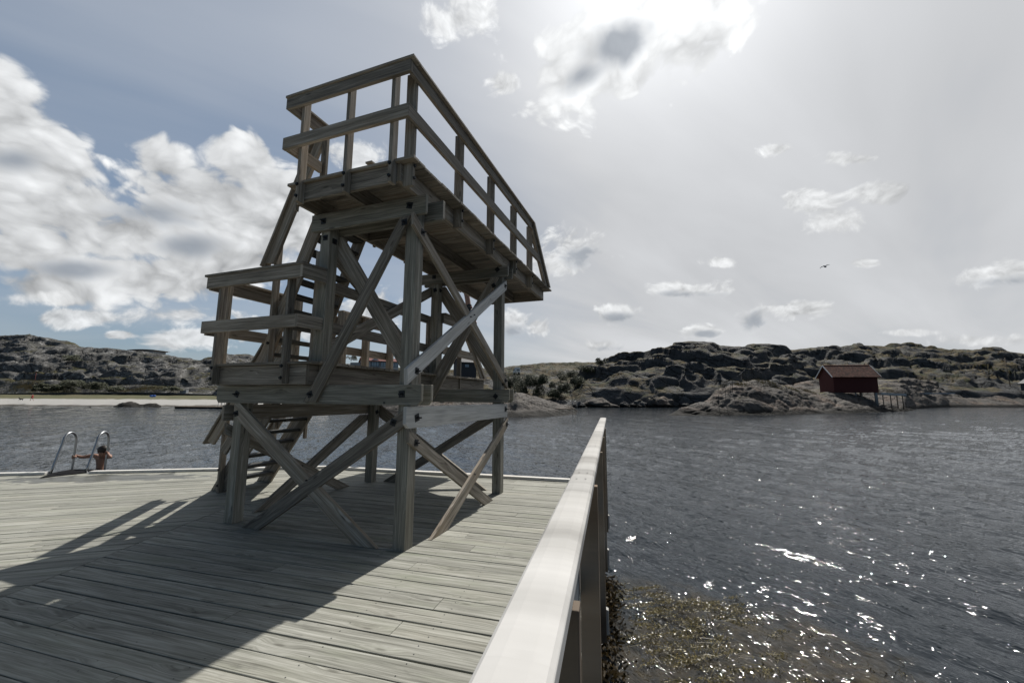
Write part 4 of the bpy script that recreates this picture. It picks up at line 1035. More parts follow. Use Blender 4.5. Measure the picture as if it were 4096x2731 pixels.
def walker(px, py, d, h, label, top, bottom, hair, stride=.3, dirx=1.):
    """Standing or walking figure of height h with its feet at that spot; dirx > 0 walks to the right of the photograph."""
    f = P(px, py, d); e = empty('person', tuple(f)); tag(e, label, 'person')
    s = h / 1.75
    def q(x, z, y=0.): return f + RGT * (x * s * dirx) + FWD * (y * s) + Vector((0, 0, z * s))
    J = [(q(0, .95), (.13 * s, .12 * s)), (q(.01, 1.15), .12 * s), (q(.02, 1.36), (.16 * s, .12 * s)), (q(.03, 1.5), .055 * s), (q(.05, 1.62), (.085 * s, .095 * s)), (q(.05, 1.70), .07 * s),
         (q(.0, 1.38, -.17), .05 * s), (q(-.08, 1.13, -.2), .042 * s), (q(.02, .92, -.2), .032 * s), (q(.02, 1.38, .17), .05 * s), (q(.1, 1.14, .2), .042 * s), (q(.22, 1.0, .18), .032 * s),
         (q(.0, .88, -.09), .085 * s), (q(stride * .55, .5, -.08), .06 * s), (q(stride, .07, -.08), .042 * s), (q(stride + .14, .04, -.08), .035 * s),
         (q(.0, .88, .09), .085 * s), (q(-stride * .2, .5, .08), .06 * s), (q(-stride, .1, .08), .042 * s), (q(-stride + .12, .04, .08), .035 * s)]
    Ed = [(0, 1), (1, 2), (2, 3), (3, 4), (4, 5), (2, 6), (6, 7), (7, 8), (2, 9), (9, 10), (10, 11), (0, 12), (12, 13), (13, 14), (14, 15), (0, 16), (16, 17), (17, 18), (18, 19)]
    part_of(skin_mesh('body', J, Ed, 'skin', sub=1), e)
    T_ = [(q(0, .92), .17 * s), (q(.01, 1.15), .15 * s), (q(.02, 1.38), (.18 * s, .14 * s)), (q(.0, 1.38, -.18), .065 * s), (q(-.05, 1.25, -.19), .06 * s), (q(.02, 1.38, .18), .065 * s), (q(.06, 1.25, .19), .06 * s)]
    part_of(skin_mesh('shirt', T_, [(0, 1), (1, 2), (2, 3), (3, 4), (2, 5), (5, 6)], top, sub=1), e)
    B_ = [(q(0, .9), .165 * s), (q(.0, .84, -.09), .12 * s), (q(stride * .3, .66, -.085), .1 * s), (q(.0, .84, .09), .12 * s), (q(-stride * .1, .66, .085), .1 * s)]
    part_of(skin_mesh('shorts', B_, [(0, 1), (1, 2), (0, 3), (3, 4)], bottom, sub=1), e)
    bm = bm_new(); ball(bm, q(.02, 1.68), .11 * s, .11 * s, .1 * s, n=10); part_of(obj('hair', bm, M[hair]), e)
    return e
walker(127, 1603, 100, 1.75, 'barefoot walker in red on the sand behind a small dark dog', 'red', 'red', 'hair', .32, -1.)
walker(2063, 1589, 92, 1.62, 'fair haired standing figure in a white top on the rocky point', 'white', 'white', 'blond', .04, 1.)
# dog
f = P(84, 1602, 99); dg = empty('dog', tuple(f)); tag(dg, 'small black dog trotting ahead of the walker on the sand', 'dog')
def q(x, z, y=0.): return f + RGT * (-x) + FWD * y + Vector((0, 0, z))
J = [(q(-.3, .42), .13), (q(.0, .42), .14), (q(.3, .44), .16), (q(.48, .58), .08), (q(.6, .66), .1), (q(.76, .62), .055), (q(-.5, .5), .04), (q(-.68, .66), .025),
     (q(-.34, .3, -.08), .07), (q(-.46, .2, -.08), .04), (q(-.4, .03, -.08), .03), (q(-.28, .3, .08), .07), (q(-.24, .2, .08), .04), (q(-.18, .03, .08), .03),
     (q(.34, .28, -.08), .06), (q(.44, .16, -.08), .035), (q(.46, .03, -.08), .03), (q(.28, .28, .08), .06), (q(.2, .16, .08), .035), (q(.14, .05, .08), .03), (q(.56, .8, -.05), .03), (q(.56, .8, .05), .03)]
part_of(skin_mesh('body', J, [(0, 1), (1, 2), (2, 3), (3, 4), (4, 5), (0, 6), (6, 7), (0, 8), (8, 9), (9, 10), (0, 11), (11, 12), (12, 13), (2, 14), (14, 15), (15, 16), (2, 17), (17, 18), (18, 19), (4, 20), (4, 21)], 'black', sub=1, root=1), dg)
# birds
def bird(px, py, d, span, label, mat, roll, cat, body=.1):
    f = P(px, py, d); bm = bm_new(); rt = RGT * math.cos(roll) + Vector((0, 0, math.sin(roll))); upv = Vector((0, 0, 1)); fw = (FWD * .5 - RGT * -.8 + Vector((0, 0, -.05))).normalized()
    L = span / 2; ch = span * .13
    for s in (-1, 1):
        prof = [(0, 0, 1.), (.35, .11, 1.05), (.7, .1, .7), (1., .0 if s > 0 else -.1, .12)]
        for a, b in zip(prof, prof[1:]):
            pa, pb = f + rt * (s * L * a[0]) + upv * (L * a[1]), f + rt * (s * L * b[0]) + upv * (L * b[1])
            prism(bm, [pa + fw * ch * a[2] * .5, pb + fw * ch * b[2] * .5 - fw * ch * .2 * b[0], pb - fw * ch * b[2] * .5 - fw * ch * .3 * b[0], pa - fw * ch * a[2] * .5], Vector((0, 0, .012 * span)))
    o = obj('wings', bm, M[mat])
    e = empty('bird', tuple(f)); tag(e, label, cat); part_of(o, e)
    bm = bm_new(); tube(bm, [f - fw * span * .3, f - fw * span * .18, f - upv * span * .02, f + fw * span * .16, f + fw * span * .22, f + fw * span * .29], [span * .02, span * .05, span * .075, span * .05, span * .04, span * .006], 8)
    part_of(obj('body', bm, M[mat]), e)
bird(3300, 1066, 42, 1.2, 'grey gull gliding in the open sky above the boathouse', 'gull', R_(18), 'bird')
bird(1757, 1448, 60, .55, 'tiny dark bird flying low seen between the tower posts', 'black', R_(35), 'bird')

# ------------------------------------------------------------------ boathouse
DK = 88.; HS = DK / 75.
def S3(s, d, z): return CAM + RGT * s + FWD * d + Vector((0, 0, z - CAM.z))
kx, kd = (3330 - 2048) / F * DK, DK
ph = R_(-9.8); la = Vector((math.cos(ph), math.sin(ph))); wa = Vector((-math.sin(ph), math.cos(ph)))
Lh, Wh = 7.2, 4.6
def H(l, w, z):
    l *= HS; w *= HS; z = 1.6 + (z - 1.6) * HS
    return S3(kx + la.x * l + wa.x * w, kd + la.y * l + wa.y * w, z)
ZF, ZE, ZR = 2.75, 5.85, 7.75
m, t = newmat('red_boards')
uvn = t.n('ShaderNodeUVMap', uv_map='UVMap').outputs[0]; uu, vv_, _ = t.sep(uvn)
st_ = t.math('FRACT', t.math('MULTIPLY', uu, 4.5))
ln = t.ss(t.math('ABSOLUTE', t.math('SUBTRACT', st_, .5)), .38, .48)
nn_ = t.noise(t.comb(t.math('MULTIPLY', uu, 6.), vv_), 1.2, 4.)
c = t.mix(nn_, C4(.05, .008, .007), C4(.095, .017, .013)); c = t.mix(t.math('MULTIPLY', ln, .6), c, C4(.018, .004, .004))
t.out(t.bsdf(Base_Color=c, Roughness=.85, Normal=t.bump(t.math('SUBTRACT', 1., ln), .6, .04))); M['redboard'] = m
m, t = newmat('clay_tiles')
uvn = t.n('ShaderNodeUVMap', uv_map='UVMap').outputs[0]; uu, vv_, _ = t.sep(uvn)
cu = t.math('FLOOR', t.math('MULTIPLY', uu, 4.)); cv_ = t.math('FLOOR', t.math('MULTIPLY', vv_, 3.2))
wn = t.n('ShaderNodeTexWhiteNoise', noise_dimensions='2D', i={'Vector': t.comb(cu, cv_)}).outputs['Value']
wave = t.math('SINE', t.math('MULTIPLY', uu, 4 * 2 * math.pi)); row = t.math('FRACT', t.math('MULTIPLY', vv_, 3.2))
c = t.ramp(wn, [(0., (.07, .03, .02)), (.5, (.14, .052, .032)), (1., (.22, .10, .065))])
c = t.mix(t.math('MULTIPLY', t.ss(t.noise(t.comb(uu, vv_), 1.4, 5.), .52, .7), .6), c, C4(.07, .06, .045))
t.out(t.bsdf(Base_Color=c, Roughness=.85, Normal=t.bump(t.math('ADD', t.math('MULTIPLY', wave, .5), row), .9, .05))); M['tiles'] = m
def face_uv(bm, pts, U, V):
    uvl = bm.loops.layers.uv[0]; vs = [bm.verts.new(p) for p in pts]; f = bm.faces.new(vs)
    for lp in f.loops: lp[uvl].uv = ((lp.vert.co - Vector(pts[0])).dot(U), (lp.vert.co - Vector(pts[0])).dot(V))
    return f
bh = empty('boathouse', tuple(H(Lh / 2, Wh / 2, ZF))); tag(bh, 'dark red boarded boathouse with a clay tiled roof on the headland', 'boathouse')
LV = (H(1, 0, 0) - H(0, 0, 0)).normalized(); WV = (H(0, 1, 0) - H(0, 0, 0)).normalized(); ZV = Vector((0, 0, 1))
bm = bm_new()
face_uv(bm, [H(0, 0, ZF), H(Lh, 0, ZF), H(Lh, 0, ZE), H(0, 0, ZE)], LV, ZV)
face_uv(bm, [H(Lh, Wh, ZF), H(0, Wh, ZF), H(0, Wh, ZE), H(Lh, Wh, ZE)], -LV, ZV)
face_uv(bm, [H(0, Wh, ZF), H(0, 0, ZF), H(0, 0, ZE), H(0, Wh / 2, ZR - .05), H(0, Wh, ZE)], -WV, ZV)
face_uv(bm, [H(Lh, 0, ZF), H(Lh, Wh, ZF), H(Lh, Wh, ZE), H(Lh, Wh / 2, ZR - .05), H(Lh, 0, ZE)], WV, ZV)
face_uv(bm, [H(0, 0, ZF), H(0, Wh, ZF), H(Lh, Wh, ZF), H(Lh, 0, ZF)], LV, WV)
part_of(obj('wall', bm, M['redboard']), bh)
bm = bm_new()
for w0, w1 in ((-.45, Wh / 2), (Wh + .45, Wh / 2)):
    zl = ZE - .45 * (ZR - ZE) / (Wh / 2)
    nrm = (H(0, w1, ZR) - H(0, w0, zl)).normalized().cross(LV); nrm = nrm if nrm.z > 0 else -nrm
    a, b, c_, d = H(-.35, w0, zl), H(Lh + .35, w0, zl), H(Lh + .35, w1, ZR), H(-.35, w1, ZR)
    V_ = (d - a).normalized()
    f = face_uv(bm, [p + nrm * .12 for p in (a, b, c_, d)], LV, V_)
    face_uv(bm, [p + nrm * .02 for p in (a, d, c_, b)], LV, V_); face_uv(bm, [a + nrm * .02, b + nrm * .02, b + nrm * .12, a + nrm * .12], LV, V_)
    face_uv(bm, [b + nrm * .02, c_ + nrm * .02, c_ + nrm * .12, b + nrm * .12], LV, V_); face_uv(bm, [a + nrm * .02, a + nrm * .12, d + nrm * .12, d + nrm * .02], LV, V_)
rf = part_of(obj('roof', bm, M['tiles']), bh)
bm = bm_new(); tube(bm, [H(-.35, Wh / 2, ZR + .12), H(Lh + .35, Wh / 2, ZR + .12)], .13, 8); o = obj('ridge_tiles', bm, M['tiles']); o.parent = rf
zl = ZE - .45 * (ZR - ZE) / (Wh / 2)
for l in (-.39, Lh + .36):
    for w0 in (-.47, Wh + .47):
        bm = bm_new(); bar(bm, H(l, w0, zl + .06), H(l, Wh / 2, ZR + .1), (0, 0, 1), .24, .04); o = obj('barge_board', bm, M['white']); o.parent = rf
for l in (.3, Lh * .5, Lh - .35):
    for w in (.3, Wh - .3):
        p_ = H(l, w, ZF); bm = bm_new(); cyl(bm, (p_.x, p_.y, drop(p_.x, p_.y) - .5), (p_.x, p_.y, p_.z + .01), .12 if l < Lh - 1 else .3, n=8); part_of(obj('pier', bm, M['concrete']), bh)
# timber landing stage beside it
ls = empty('landing_stage', tuple(H(Lh + 1.6, .6, 1))); tag(ls, 'small grey timber landing stage beside the boathouse', 'landing stage')
bm = bm_new(); p0 = H(Lh + .1, .5, 2.55); p1 = H(Lh + 3.9, .3, 2.35)
bar(bm, p0, p1, WV, 2.2, .42); part_of(obj('deck', bm, M['pale']), ls)
for l, w in ((.4, -.2), (1.6, -.2), (3.4, -.3), (3.4, 1.0)):
    p_ = H(Lh + l, w, 2.3); bm = bm_new(); cyl(bm, (p_.x, p_.y, -.6), (p_.x, p_.y, p_.z), .1, n=8); part_of(obj('post', bm, M['railpost']), ls)
# footbridge further right
a, b = P(3701, 1573, 122), P(3797, 1573, 122)
fb = empty('footbridge', tuple((a + b) / 2)); tag(fb, 'flat grey plank footbridge between the shore rocks', 'footbridge')
bm = bm_new(); bar(bm, a - RGT, b + RGT, FWD, 1.4, .35); part_of(obj('deck', bm, M['grey']), fb)
# leaning pole and the hut at the right edge
bm = bm_new(); a, b = P(4039, 1532, 150), P(4019, 1430, 150); cyl(bm, a - Vector((0, 0, 1.2)), b, .13, .09, 8)
tag(obj('utility_pole', bm, M['railpost']), 'thin leaning timber pole on the far right rocks', 'pole')
ht = empty('shed', tuple(P(4125, 1560, 120))); tag(ht, 'black shed cut by the right frame edge', 'shed')
def wbox(c, sx, sy, sz, rot=0.):
    bm = bm_new(); cr, sr = math.cos(rot), math.sin(rot)
    r_, f_ = RGT * cr + FWD * sr, FWD * cr - RGT * sr
    prism(bm, [c - r_ * sx / 2 - f_ * sy / 2, c + r_ * sx / 2 - f_ * sy / 2, c + r_ * sx / 2 + f_ * sy / 2, c - r_ * sx / 2 + f_ * sy / 2], (0, 0, sz), r_); return bm
c_ = P(4142, 1562, 120); part_of(obj('wall', wbox(c_, 3.4, 4, 2.3), M['darkwall']), ht)
bm = bm_new()
for s in (-1, 1): bar(bm, c_ + RGT * 2.1 * s + Vector((0, 0, 2.1)), c_ + Vector((0, 0, 3.4)), FWD, 4.6, .15)
part_of(obj('roof', bm, M['darkwall']), ht)
bm = wbox(P(4092, 1567, 118), 1.6, 1.6, .18); part_of(obj('steps', bm, M['railpost']), ht)

# ------------------------------------------------------------------ houses on the skyline
def house(name, label, a, b, dpt, zb, zw, zr, wall, roof, wins, gable=None, cat='house'):
    """a, b: (px, depth) ends of the long front; zb/zw/zr base, eave and ridge heights."""
    A = P(a[0], 1500, a[1]); B = P(b[0], 1500, b[1]); A.z = B.z = 0
    u = (B - A).normalized(); L = (B - A).length; n = Vector((-u.y, u.x, 0)); n = n if n.dot(FWD) > 0 else -n
    e = empty(name, tuple(A.lerp(B, .5) + Vector((0, 0, zb)))); tag(e, label, cat)
    Z = lambda z: Vector((0, 0, z))
    bm = bm_new(); prism(bm, [A + Z(zb - 4), A + Z(zw), A + n * dpt / 2 + Z(zr - .1), A + n * dpt + Z(zw), A + n * dpt + Z(zb - 4)], B - A, u); part_of(obj('wall', bm, M[wall]), e)
    bm = bm_new()
    k_ = (zr - zw) / (dpt / 2)
    for s0, s1 in ((-.6, dpt / 2), (dpt + .6, dpt / 2)):
        p0 = A - u * .5 + n * s0 + Z(zw - .6 * k_); p1 = A - u * .5 + n * s1 + Z(zr)
        prism(bm, [p0, p1, p1 + Z(.22), p0 + Z(.22)], u * (L + 1.), u)
    part_of(obj('roof', bm, M[roof]), e)
    for x0, x1, z0, z1 in wins:
        bm = bm_new(); p0 = A + u * x0 - n * .06
        prism(bm, [p0 + Z(z0 - .1) - u * .1, p0 + u * (x1 - x0) + Z(z0 - .1) + u * .1, p0 + u * (x1 - x0) + Z(z1 + .1) + u * .1, p0 + Z(z1 + .1) - u * .1], n * .05, u); f_ = part_of(obj('window', bm, M['darkwall']), e)
        k = max(2, int((x1 - x0) / .9)); w = (x1 - x0) / k
        bm = bm_new()
        for i in range(k):
            q0 = p0 + u * (i * w + .06) - n * .03; prism(bm, [q0 + Z(z0), q0 + u * (w - .12) + Z(z0), q0 + u * (w - .12) + Z(z1), q0 + Z(z1)], n * .02, u)
        o = obj('pane', bm, M['glass']); o.parent = f_
    return e, A, B, u, n
zz_ = lambda px, py, d: P(px, py, d).z
d_ = 150
hz0 = zz_(1500, 1466, d_)
e, A, B, u, n = house('house', 'long pale house with a red roof and a glazed front seen through the tower', (1447, d_), (1592, d_ + 6), 8, hz0, hz0 + 2.3, hz0 + 3.6, 'palewall', 'redroof', [(3.2, 5.9, hz0 + .3, hz0 + 1.9), (6.6, 9.3, hz0 + .3, hz0 + 1.9), (10.4, 13.0, hz0 + .3, hz0 + 1.9)])
# front gable
bm = bm_new(); Zv = lambda z: Vector((0, 0, z))
prism(bm, [A + u * 2.6 + Zv(hz0 - 2), A + u * 6.4 + Zv(hz0 - 2), A + u * 6.4 + Zv(hz0 + 2.3), A + u * 4.5 + Zv(hz0 + 3.5), A + u * 2.6 + Zv(hz0 + 2.3)], n * 2, u); part_of(obj('gable', bm, M['palewall']), e)
part_of(obj('annex', wbox(P(1428, 1466, 152) - Vector((0, 0, 2)), 3.6, 4, 3.4), M['grey']), e)
d_ = 150; hz1 = zz_(1860, 1470, d_)
house('house', 'dark boarded house with a low pitched roof seen between the right hand posts', (1838, d_), (1905, d_ + 3), 7, hz1, hz1 + 2.2, hz1 + 4.0, 'darkwall', 'darkwall', [(2.1, 3.6, hz1 + .3, hz1 + 1.3)])
d_ = 186; hz2 = zz_(560, 1411, d_)
e, A, B, u, n = house('house', 'low blue grey house with a thin flat roof on the left skyline', (528, d_), (600, d_), 7, hz2 - 1, hz2 + 1.0, hz2 + 1.2, 'grey', 'darkwall', [])
bm = bm_new()
for i in range(7):
    s0 = i / 7; s1 = (i + 1) / 7
    a_ = A.lerp(B, -.35 + 1.5 * s0) + Zv(hz2 + 1.1 + .35 * math.sin(math.pi * (s0 * .8 + .1))); b_ = A.lerp(B, -.35 + 1.5 * s1) + Zv(hz2 + 1.1 + .35 * math.sin(math.pi * (s1 * .8 + .1)))
    prism(bm, [a_ - n, b_ - n, b_ + n * 8, a_ + n * 8], (0, 0, .16), u)
part_of(obj('canopy_roof', bm, M['railpost']), e)
# camper van parked on the rocks
h0 = hit(2066, 1496) or P(2066, 1496, 150)
c0 = P(2066, 1496, (h0 - CAM).dot(FWD) - 1.5)
cv = empty('camper_van', tuple(c0)); tag(cv, 'white camper van parked on the rocks above the cove', 'camper van')
sc_ = (c0 - CAM).dot(FWD) / 150
bm = bm_new()
def cvp(x, z): return c0 + RGT * (x * sc_) + Vector((0, 0, z * sc_))
prism(bm, [cvp(-1.35, .35), cvp(1.35, .35), cvp(1.35, 2.55), cvp(-.65, 2.55), cvp(-.9, 2.0), cvp(-1.25, 1.55)], FWD * 2, RGT); part_of(obj('body', bm, M['white'], bevel=.05), cv)
for x0, x1, z0, z1 in ((-1.15, -.75, 1.3, 1.75), (.1, .5, 1.35, 1.8), (.65, 1.1, 1.35, 1.8)):
    bm = bm_new(); prism(bm, [cvp(x0, z0) - FWD * .03, cvp(x1, z0) - FWD * .03, cvp(x1, z1) - FWD * .03, cvp(x0, z1) - FWD * .03], FWD * .02, RGT); part_of(obj('window', bm, M['darkwall']), cv)
for x in (-.85, .85):
    bm = bm_new(); cyl(bm, cvp(x, .33) - FWD * .04, cvp(x, .33) + FWD * .25, .33 * sc_, n=14); part_of(obj('wheel', bm, M['rubber']), cv)

# ------------------------------------------------------------------ beach furniture
def lamp(px, pyt, pyb, d, label):
    a, b = P(px, pyb, d), P(px + (pyb - pyt) * .06, pyt, d); a.x, a.y = b.x, b.y
    e = empty('street_lamp', tuple(a)); tag(e, label, 'street lamp', 'red street lamps behind the beach')
    bm = bm_new(); cyl(bm, a - Vector((0, 0, 1.5)), b, .09, .07, 8); part_of(obj('pole', bm, M['redpole']), e)
    bm = bm_new(); cyl(bm, b, b + Vector((0, 0, .12)), .5, .18, 14); part_of(obj('lamp_shade', bm, M['white']), e)
lamp(142, 1483, 1548, 134, 'red lamp post with a white shade beside the dark hedge'); lamp(621, 1470, 1522, 146, 'red lamp post with a white shade below the flat roofed house')
a, b = P(720, 1627.5, 84), P(905, 1631, 82)
fd_ = empty('bathing_jetty', tuple(a)); tag(fd_, 'low flat bathing jetty near the beach with a small ladder', 'jetty')
bm = bm_new(); bar(bm, Vector((a.x, a.y, WZ + .33)), Vector((b.x, b.y, WZ + .33)) + RGT * 6, FWD, 2.6, .1); part_of(obj('deck', bm, M['railpost']), fd_)
bm = bm_new(); bar(bm, Vector((a.x, a.y, WZ + .14)) - FWD * 1.2, Vector((b.x, b.y, WZ + .14)) + RGT * 6 - FWD * 1.2, FWD, .2, .3); part_of(obj('edge_beam', bm, M['rubber']), fd_)
lc = P(884, 1620, 82)
for s in (-.28, .28):
    bm = bm_new(); c_ = Vector((lc.x, lc.y, WZ)) + RGT * s * 1.3
    tube(bm, [c_ + FWD * .5 + Zv(.4), c_ + FWD * .5 + Zv(1.1), c_ + FWD * .35 + Zv(1.32), c_ - FWD * .15 + Zv(1.32), c_ - FWD * .3 + Zv(1.1), c_ - FWD * .3 + Zv(-.3)], .045, 8); part_of(obj('ladder_rail', bm, M['steel']), fd_)
bm = bm_new(); c_ = P(610, 1587.5, 112); ball(bm, c_ + Zv(.25), .75, .4, .3, n=10); ball(bm, c_ + RGT * .5 + Zv(.3), .35, .35, .32, n=10)
tag(obj('beach_bag', bm, M['blue']), 'blue bag lying alone on the dry grass strip', 'bag')
for i, x in enumerate((730, 742)):
    c_ = P(x, 1573, 131); tag(obj('utility_box', wbox(c_ - Zv(.3), 1.05, 1., 1.35), M['grey'], bevel=.03), ('grey utility box left of its twin below the bare rock', 'grey utility box right of its twin below the bare rock')[i], 'utility box', 'grey utility boxes by the beach')
# boardwalk edge behind the grass
bm = bm_new(); pts = [(-500, 1579), (0, 1577), (250, 1574), (520, 1573), (680, 1575), (850, 1581)]
for (x0, y0), (x1, y1) in zip(pts, pts[1:]):
    a, b = P(x0, y0, 126 + x0 * .004), P(x1, y1, 126 + x1 * .004); bar(bm, a + Zv(.1), b + Zv(.1), FWD, 1.6, .42)
tag(obj('retaining_wall', bm, M['darkwall']), 'long low dark retaining wall behind the grass strip', 'wall')
# rods with a rope on the headland
fn = empty('rope_fence', tuple(hit(2930, 1560) or P(2930, 1560, 70))); tag(fn, 'thin iron rods with a slack wire climbing the headland', 'fence')
tops = []
for px, pyb, hgt in ((2877, 1632, 2.1), (2904, 1603, 2.1), (2931, 1566, 2.0), (2985, 1519, 2.2), (3015, 1515, 1.9), (3120, 1540, 1.6)):
    g_ = hit(px, pyb) or P(px, pyb, 72)
    if (g_ - CAM).dot(FWD) > 95: g_ = P(px, pyb, 78)
    bm = bm_new(); cyl(bm, g_ - Zv(.3), g_ + Zv(hgt), .035, n=6); part_of(obj('rod', bm, M['bolt']), fn); tops.append(g_ + Zv(hgt - .1))
bm = bm_new()
for a, b in zip(tops, tops[1:]): tube(bm, [a, a.lerp(b, .5) - Zv(.15), b], .012, 5)
part_of(obj('wire', bm, M['bolt']), fn)
# swim ladder on the rocky point
lc = P(2300, 1655, 52)
sl = empty('rock_ladder', tuple(lc)); tag(sl, 'thin steel swim ladder with a plank at the tip of the rocky point', 'ladder')
for s in (-.28, .28):
    c_ = Vector((lc.x, lc.y, WZ)) + RGT * s; bm = bm_new()
    tube(bm, [c_ + Zv(-.4) , c_ + Zv(1.9), c_ - RGT * .2 + Zv(2.15), c_ - RGT * .5 + Zv(2.1), c_ - RGT * .6 + Zv(1.2)], .022, 6); part_of(obj('ladder_rail', bm, M['steel']), sl)
bm = bm_new(); c_ = Vector((lc.x, lc.y, WZ + 1.15)); bar(bm, c_ - RGT * 2.4, c_ - RGT * .1, FWD, .8, .1); part_of(obj('plank', bm, M['railpost']), sl)

# ------------------------------------------------------------------ boulders along the cove
def boulder(px, py, w, h, label, mat='rockN'):
    d = dep(px, py); c_ = Vector(PZ(px, py, WZ)); bm = bmesh.new()
    bmesh.ops.create_icosphere(bm, subdivisions=4, radius=1); sd = random.uniform(0, 99)
    s = d / F
    for v in bm.verts:
        n_ = v.co.normalized(); k = 1 + .35 * noise.fractal(n_ * 1.1 + Vector((sd, 0, 0)), 1., 2., 4) - .18 * (1 - crease(n_ * 1.3 + Vector((sd, sd, 0)), 1.))
        p_ = n_ * k; v.co = c_ + RGT * (p_.x * w * s / 2) + FWD * (p_.y * w * s * .4 + w * s * .25) + Zv(p_.z * h * s)
    o = obj('boulder', bm, M[mat], smooth=True); tag(o, label, 'boulder', 'boulders along the foot of the dark hill'); return o
for px, w, h, lb in ((2402, 150, 34, 'broad flat pale boulder at the left end of the cove shore'), (2320, 60, 22, 'small boulder just right of the rocky point'), (2500, 46, 22, 'small rounded boulder right of the broad flat one'), (2560, 80, 30, 'dark humped boulder in the middle of the cove shore'), (2650, 120, 42, 'large pale boulder near the tip of the headland'), (2610, 46, 42, 'narrow dark boulder leaning on the large pale one'), (2740, 60, 20, 'low boulder at the right end of the cove shore')):
    boulder(px, 1629, w, h, lb, 'rockN' if 'pale' in lb else 'rockR')

# ------------------------------------------------------------------ bushes, grass
m, t = newmat('leaf')
oi = t.n('ShaderNodeObjectInfo').outputs['Random']; p = t.n('ShaderNodeNewGeometry').outputs['Position']
isl = t.n('ShaderNodeNewGeometry').outputs['Random Per Island']
c = t.mix(isl, C4(.028, .036, .014), C4(.075, .085, .035)); c = t.mix(t.ss(t.noise(p, .5, 3.), .4, .65), c, t.scale(c, .6))
c = t.mix(t.math('MULTIPLY', oi, .25), c, C4(.085, .08, .035))
t.out(t.bsdf(Base_Color=c, Roughness=.7)); M['leaf'] = m
m, t = newmat('dry_grass')
isl = t.n('ShaderNodeNewGeometry').outputs['Random Per Island']
t.out(t.bsdf(Base_Color=t.mix(isl, C4(.11, .085, .035), C4(.30, .24, .12)), Roughness=.8)); M['dry'] = m
def leaf_cloud(bm, c_, rx, ry, rz, n, size, lobes=7):
    lob = [(Vector((random.uniform(-.75, .75) * rx, random.uniform(-.75, .75) * ry, random.uniform(.1, .8) * rz)), random.uniform(.3, .6)) for _ in range(lobes)]
    for _ in range(n):
        l, k = random.choice(lob)
        while True:
            v = Vector((random.gauss(0, 1), random.gauss(0, 1), random.gauss(0, 1)))
            if v.length > .01: break
        v.normalize(); r = k * random.uniform(.55, 1.05)
        p_ = l + Vector((v.x * rx * r, v.y * ry * r, abs(v.z) * rz * r * 1.1 - .1 * rz))
        q_ = c_ + RGT * p_.x + FWD * p_.y + Zv(max(-.1, p_.z))
        a = Vector((random.gauss(0, 1), random.gauss(0, 1), random.gauss(0, 1))).normalized(); b = a.orthogonal().normalized(); s = size * random.uniform(.6, 1.3)
        bm.faces.new([bm.verts.new(q_ + a * s), bm.verts.new(q_ + b * s * .5), bm.verts.new(q_ - a * s), bm.verts.new(q_ - b * s * .5)])
def bush(px, py, w, h, label, group, dens=1., size=.16, cat='bush', d=None, deep=.8):
    g_ = P(px, py, d) if d else (hit(px, py) or P(px, py, 115)); dd = (g_ - CAM).dot(FWD); s = dd / F
    e = empty('bush', tuple(g_)); tag(e, label, cat, group)
    bm = bmesh.new(); leaf_cloud(bm, g_, w * s / 2, w * s / 2 * deep, h * s, int(w * h * .55 * dens), size); o = obj('foliage', bm, M['leaf']); part_of(o, e)
    bm = bm_new()
    for i in range(5):
        a = random.uniform(0, 6.28); cyl(bm, g_ - Zv(.3), g_ + RGT * math.cos(a) * w * s * .2 + FWD * math.sin(a) * w * s * .2 + Zv(h * s * .6), .05, .02, 5)
    part_of(obj('stems', bm, M['tread']), e)
GB = 'green bushes between the rocky point and the dark hill'
for px, py, w, h, lb in ((2040, 1560, 90, 70, 'tall bush at the left end of the thicket, right of the tower post'), (2110, 1570, 110, 80, 'broad rounded bush below the camper van'), (2175, 1580, 90, 74, 'dense bush in the middle of the thicket'), (2240, 1588, 80, 62, 'bush above the tip of the rocky point'), (2300, 1560, 90, 56, 'bush beside the foot of the dark hill'), (2270, 1528, 80, 44, 'upper bush behind the thicket near the dark hill'), (2350, 1490, 70, 36, 'bush high on the shoulder of the dark hill'), (2400, 1462, 60, 30, 'small bush on the skyline notch by the dark hill'), (2215, 1600, 70, 40, 'low pale green bush at the front of the thicket')):
    bush(px, py, w, h, lb, GB, 1.4, .2)
GL = 'dark bushes behind the beach'
for px, py, w, h, lb in ((205, 1570, 120, 40, 'dark hedge bush beside the left lamp post'), (290, 1571, 130, 42, 'tallest dark hedge bush in the row behind the beach'), (375, 1570, 110, 34, 'dark hedge bush right of the tallest one'), (460, 1569, 110, 22, 'low green hedge bush at the right end of the row'), (680, 1566, 90, 20, 'low bush left of the grey utility boxes'), (165, 1562, 50, 26, 'small bush at the foot of the left lamp post')):
    bush(px, py, w, h, lb, GL, 1.6, .2, d=129, deep=.35)
bush(1405, 1442, 42, 26, 'small round bush on the skyline left of the red roofed house', None, 1.6, .2, d=146)
bush(290, 1445, 70, 24, 'dark scrub in a hollow of the pale hill', None, 1.5, .22)
